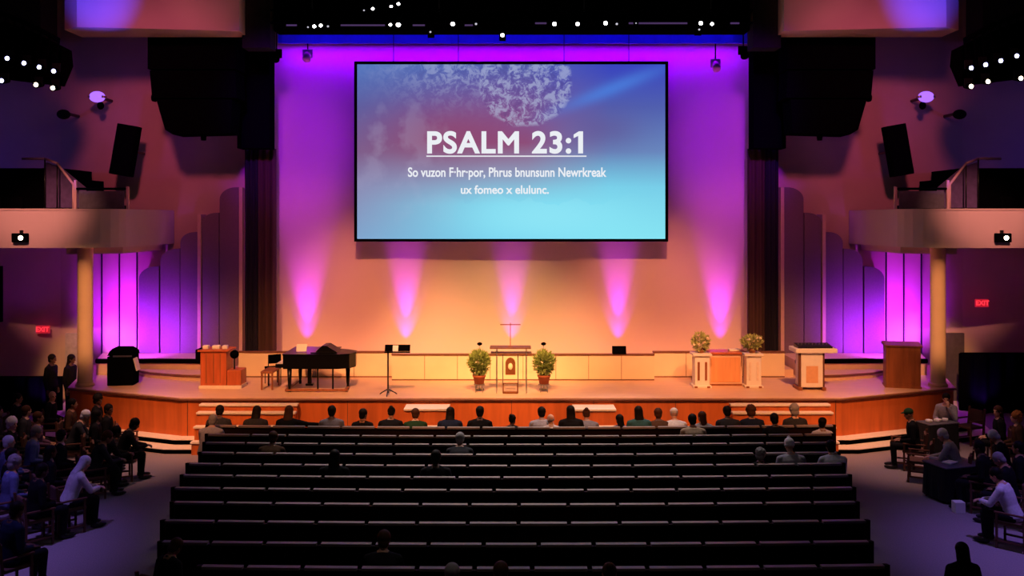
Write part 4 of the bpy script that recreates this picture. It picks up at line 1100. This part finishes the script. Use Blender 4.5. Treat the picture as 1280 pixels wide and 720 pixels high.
# ------------------------------------------------------------------ lights
def spot(name,loc,tgt,e,col,ang,blend=.6,rad=.15):
    l=bpy.data.lights.new(name,'SPOT'); l.energy=e; l.color=col; l.spot_size=math.radians(ang); l.spot_blend=blend; l.shadow_soft_size=rad
    o=bpy.data.objects.new(name,l); COL.objects.link(o); o.location=loc
    o.rotation_euler=(Vector(tgt)-Vector(loc)).to_track_quat('-Z','Y').to_euler(); return o
def area(name,loc,tgt,e,col,sx,sy):
    l=bpy.data.lights.new(name,'AREA'); l.shape='RECTANGLE'; l.size=sx; l.size_y=sy; l.energy=e; l.color=col
    o=bpy.data.objects.new(name,l); COL.objects.link(o); o.location=loc
    o.rotation_euler=(Vector(tgt)-Vector(loc)).to_track_quat('-Z','Y').to_euler(); return o
AMB=(1,.36,.13); VIO=(.34,.0,1); MAG=(.62,.02,1)
for px,e,an in ((383,2500,27),(507,2400,22),(640,1700,22),(773,2400,22),(901,2500,27)):
    x=(px-CX)*28.9/F
    spot('uplight',(x,28.62,S+.2),(x,29.0,5.6),e*1.15,MAG,an+5,1.,.04)
    spot('uplight_low',(x,28.7,S+.2),(x,29.0,3.7),e*.16,MAG,46,1.,.04)
area('violet_top_wash',(0,28.5,11.3),(0,29.0,8.0),300,(.22,.0,1),14.6,.15)
for sx in (-1,1):
    spot('violet_side_wash',(sx*5.5,16,12.5),(sx*7.0,29,8.0),5200,VIO,22,1.,.4)
    spot('rose_side_wash',(sx*5.5,15,12.5),(sx*6.8,29,5.0),2200,(.9,.1,.5),20,1.,.4)
for x,tx in ((-7,-7.5),(-2.5,-2.2),(2.5,2.2),(7,7.5)):
    spot('amber_front_light',(x,13,12.6),(tx,25.4,.9),12500,AMB,30,1.,.25)
spot('amber_centre_light',(0,15,12.8),(-.6,27.4,1.5),12500,(1,.48,.18),30,1.,.25)
for sx in (-1,1): spot('amber_wall_light',(sx*3,14,12.8),(sx*4.6,29,2.2),8500,(1,.27,.14),24,1.,.25)
for s,nm in SIDES:
    spot('niche_uplight',(s*12.1,26.9,S+.65),(s*12.1,28.6,2.7),850,(.42,.01,1),90,1.,.1)
    spot('niche_uplight_tall',(s*12.15,28.15,S+.6),(s*12.2,28.7,4.9),300,(.6,.0,1),46,1.,.05)
    spot('niche_uplight_inner',(s*10.9,26.6,S+.75),(s*10.9,28.1,2.4),560,(.5,.04,1),120,1.,.1)
    spot('riser_violet_fill',(s*12.2,26.4,4.8),(s*11.3,27.0,1.3),200,(.4,.02,1),95,1.,.1)  # added violet fill tinting the choir risers, no fixture modelled
    spot('niche_uplight_far',(s*13.9,26.6,.3),(s*14.2,28.4,3.0),80,(.3,.02,1),95,1.,.1)
    spot('blue_soffit_light',(s*9.9,21.0,8.3),(s*11.2,24.4,12.3),2300,(.07,.045,1),32,1.,.1)
    spot('rose_soffit_light',(s*7.5,18,9.3),(s*8.2,24.6,12.0),260,(1,.22,.25),24,1.,.1)
    spot('rust_wall_light',(s*7,13,13.0),(s*10.6,28.4,8.4),2900,(1,.14,.26),30,1.,.6)
    spot('balcony_light',(s*10,12,12.),(s*12.7,24,6.3),8500,(1,.33,.26),15,1.,.1)
    spot('column_light',(s*7.5,14,10.),(s*11.7,25,3.2),7500,(1,.42,.16),12,.7,.2)
    spot('aisle_light',(s*9.5,14,12.5),(s*10.5,15.0,0),3500,(.34,.2,1),42,1.,.3)
    spot('aisle_warm',(s*9.0,20,12.5),(s*9.6,21.9,0),3000,(1,.5,.4),28,1.,.3)
    spot('violet_upper_wall',(s*12,24.,6.6),(s*10.8,28.6,9.2),60,(.36,.04,1),60,1.,.2)
    spot('blue_side_wall',(s*17.,24.0,7.5),(s*15.5,28.,8.2),90,(.15,.06,1),80,1.,.2)
area('blue_valance_light',(0,27.4,11.3),(0,28.1,11.7),40,(.01,.0,1),14,.1)
area('house_wash',(0,16,13.2),(0,19,0),60,(1,.9,.85),12,3)
spot('front_pew_light',(-4,24.6,12.2),(-2,19.5,.8),4200,(1,.86,.76),46,1.,.4)
spot('front_pew_light',(4,24.6,12.2),(2,19.5,.8),4200,(1,.86,.76),46,1.,.4)
spot('rear_fill',(0,12,13.3),(0,11.5,0),420,(1,.85,.75),50,1.,.4)  # added fill that brings out the heads at the bottom edge
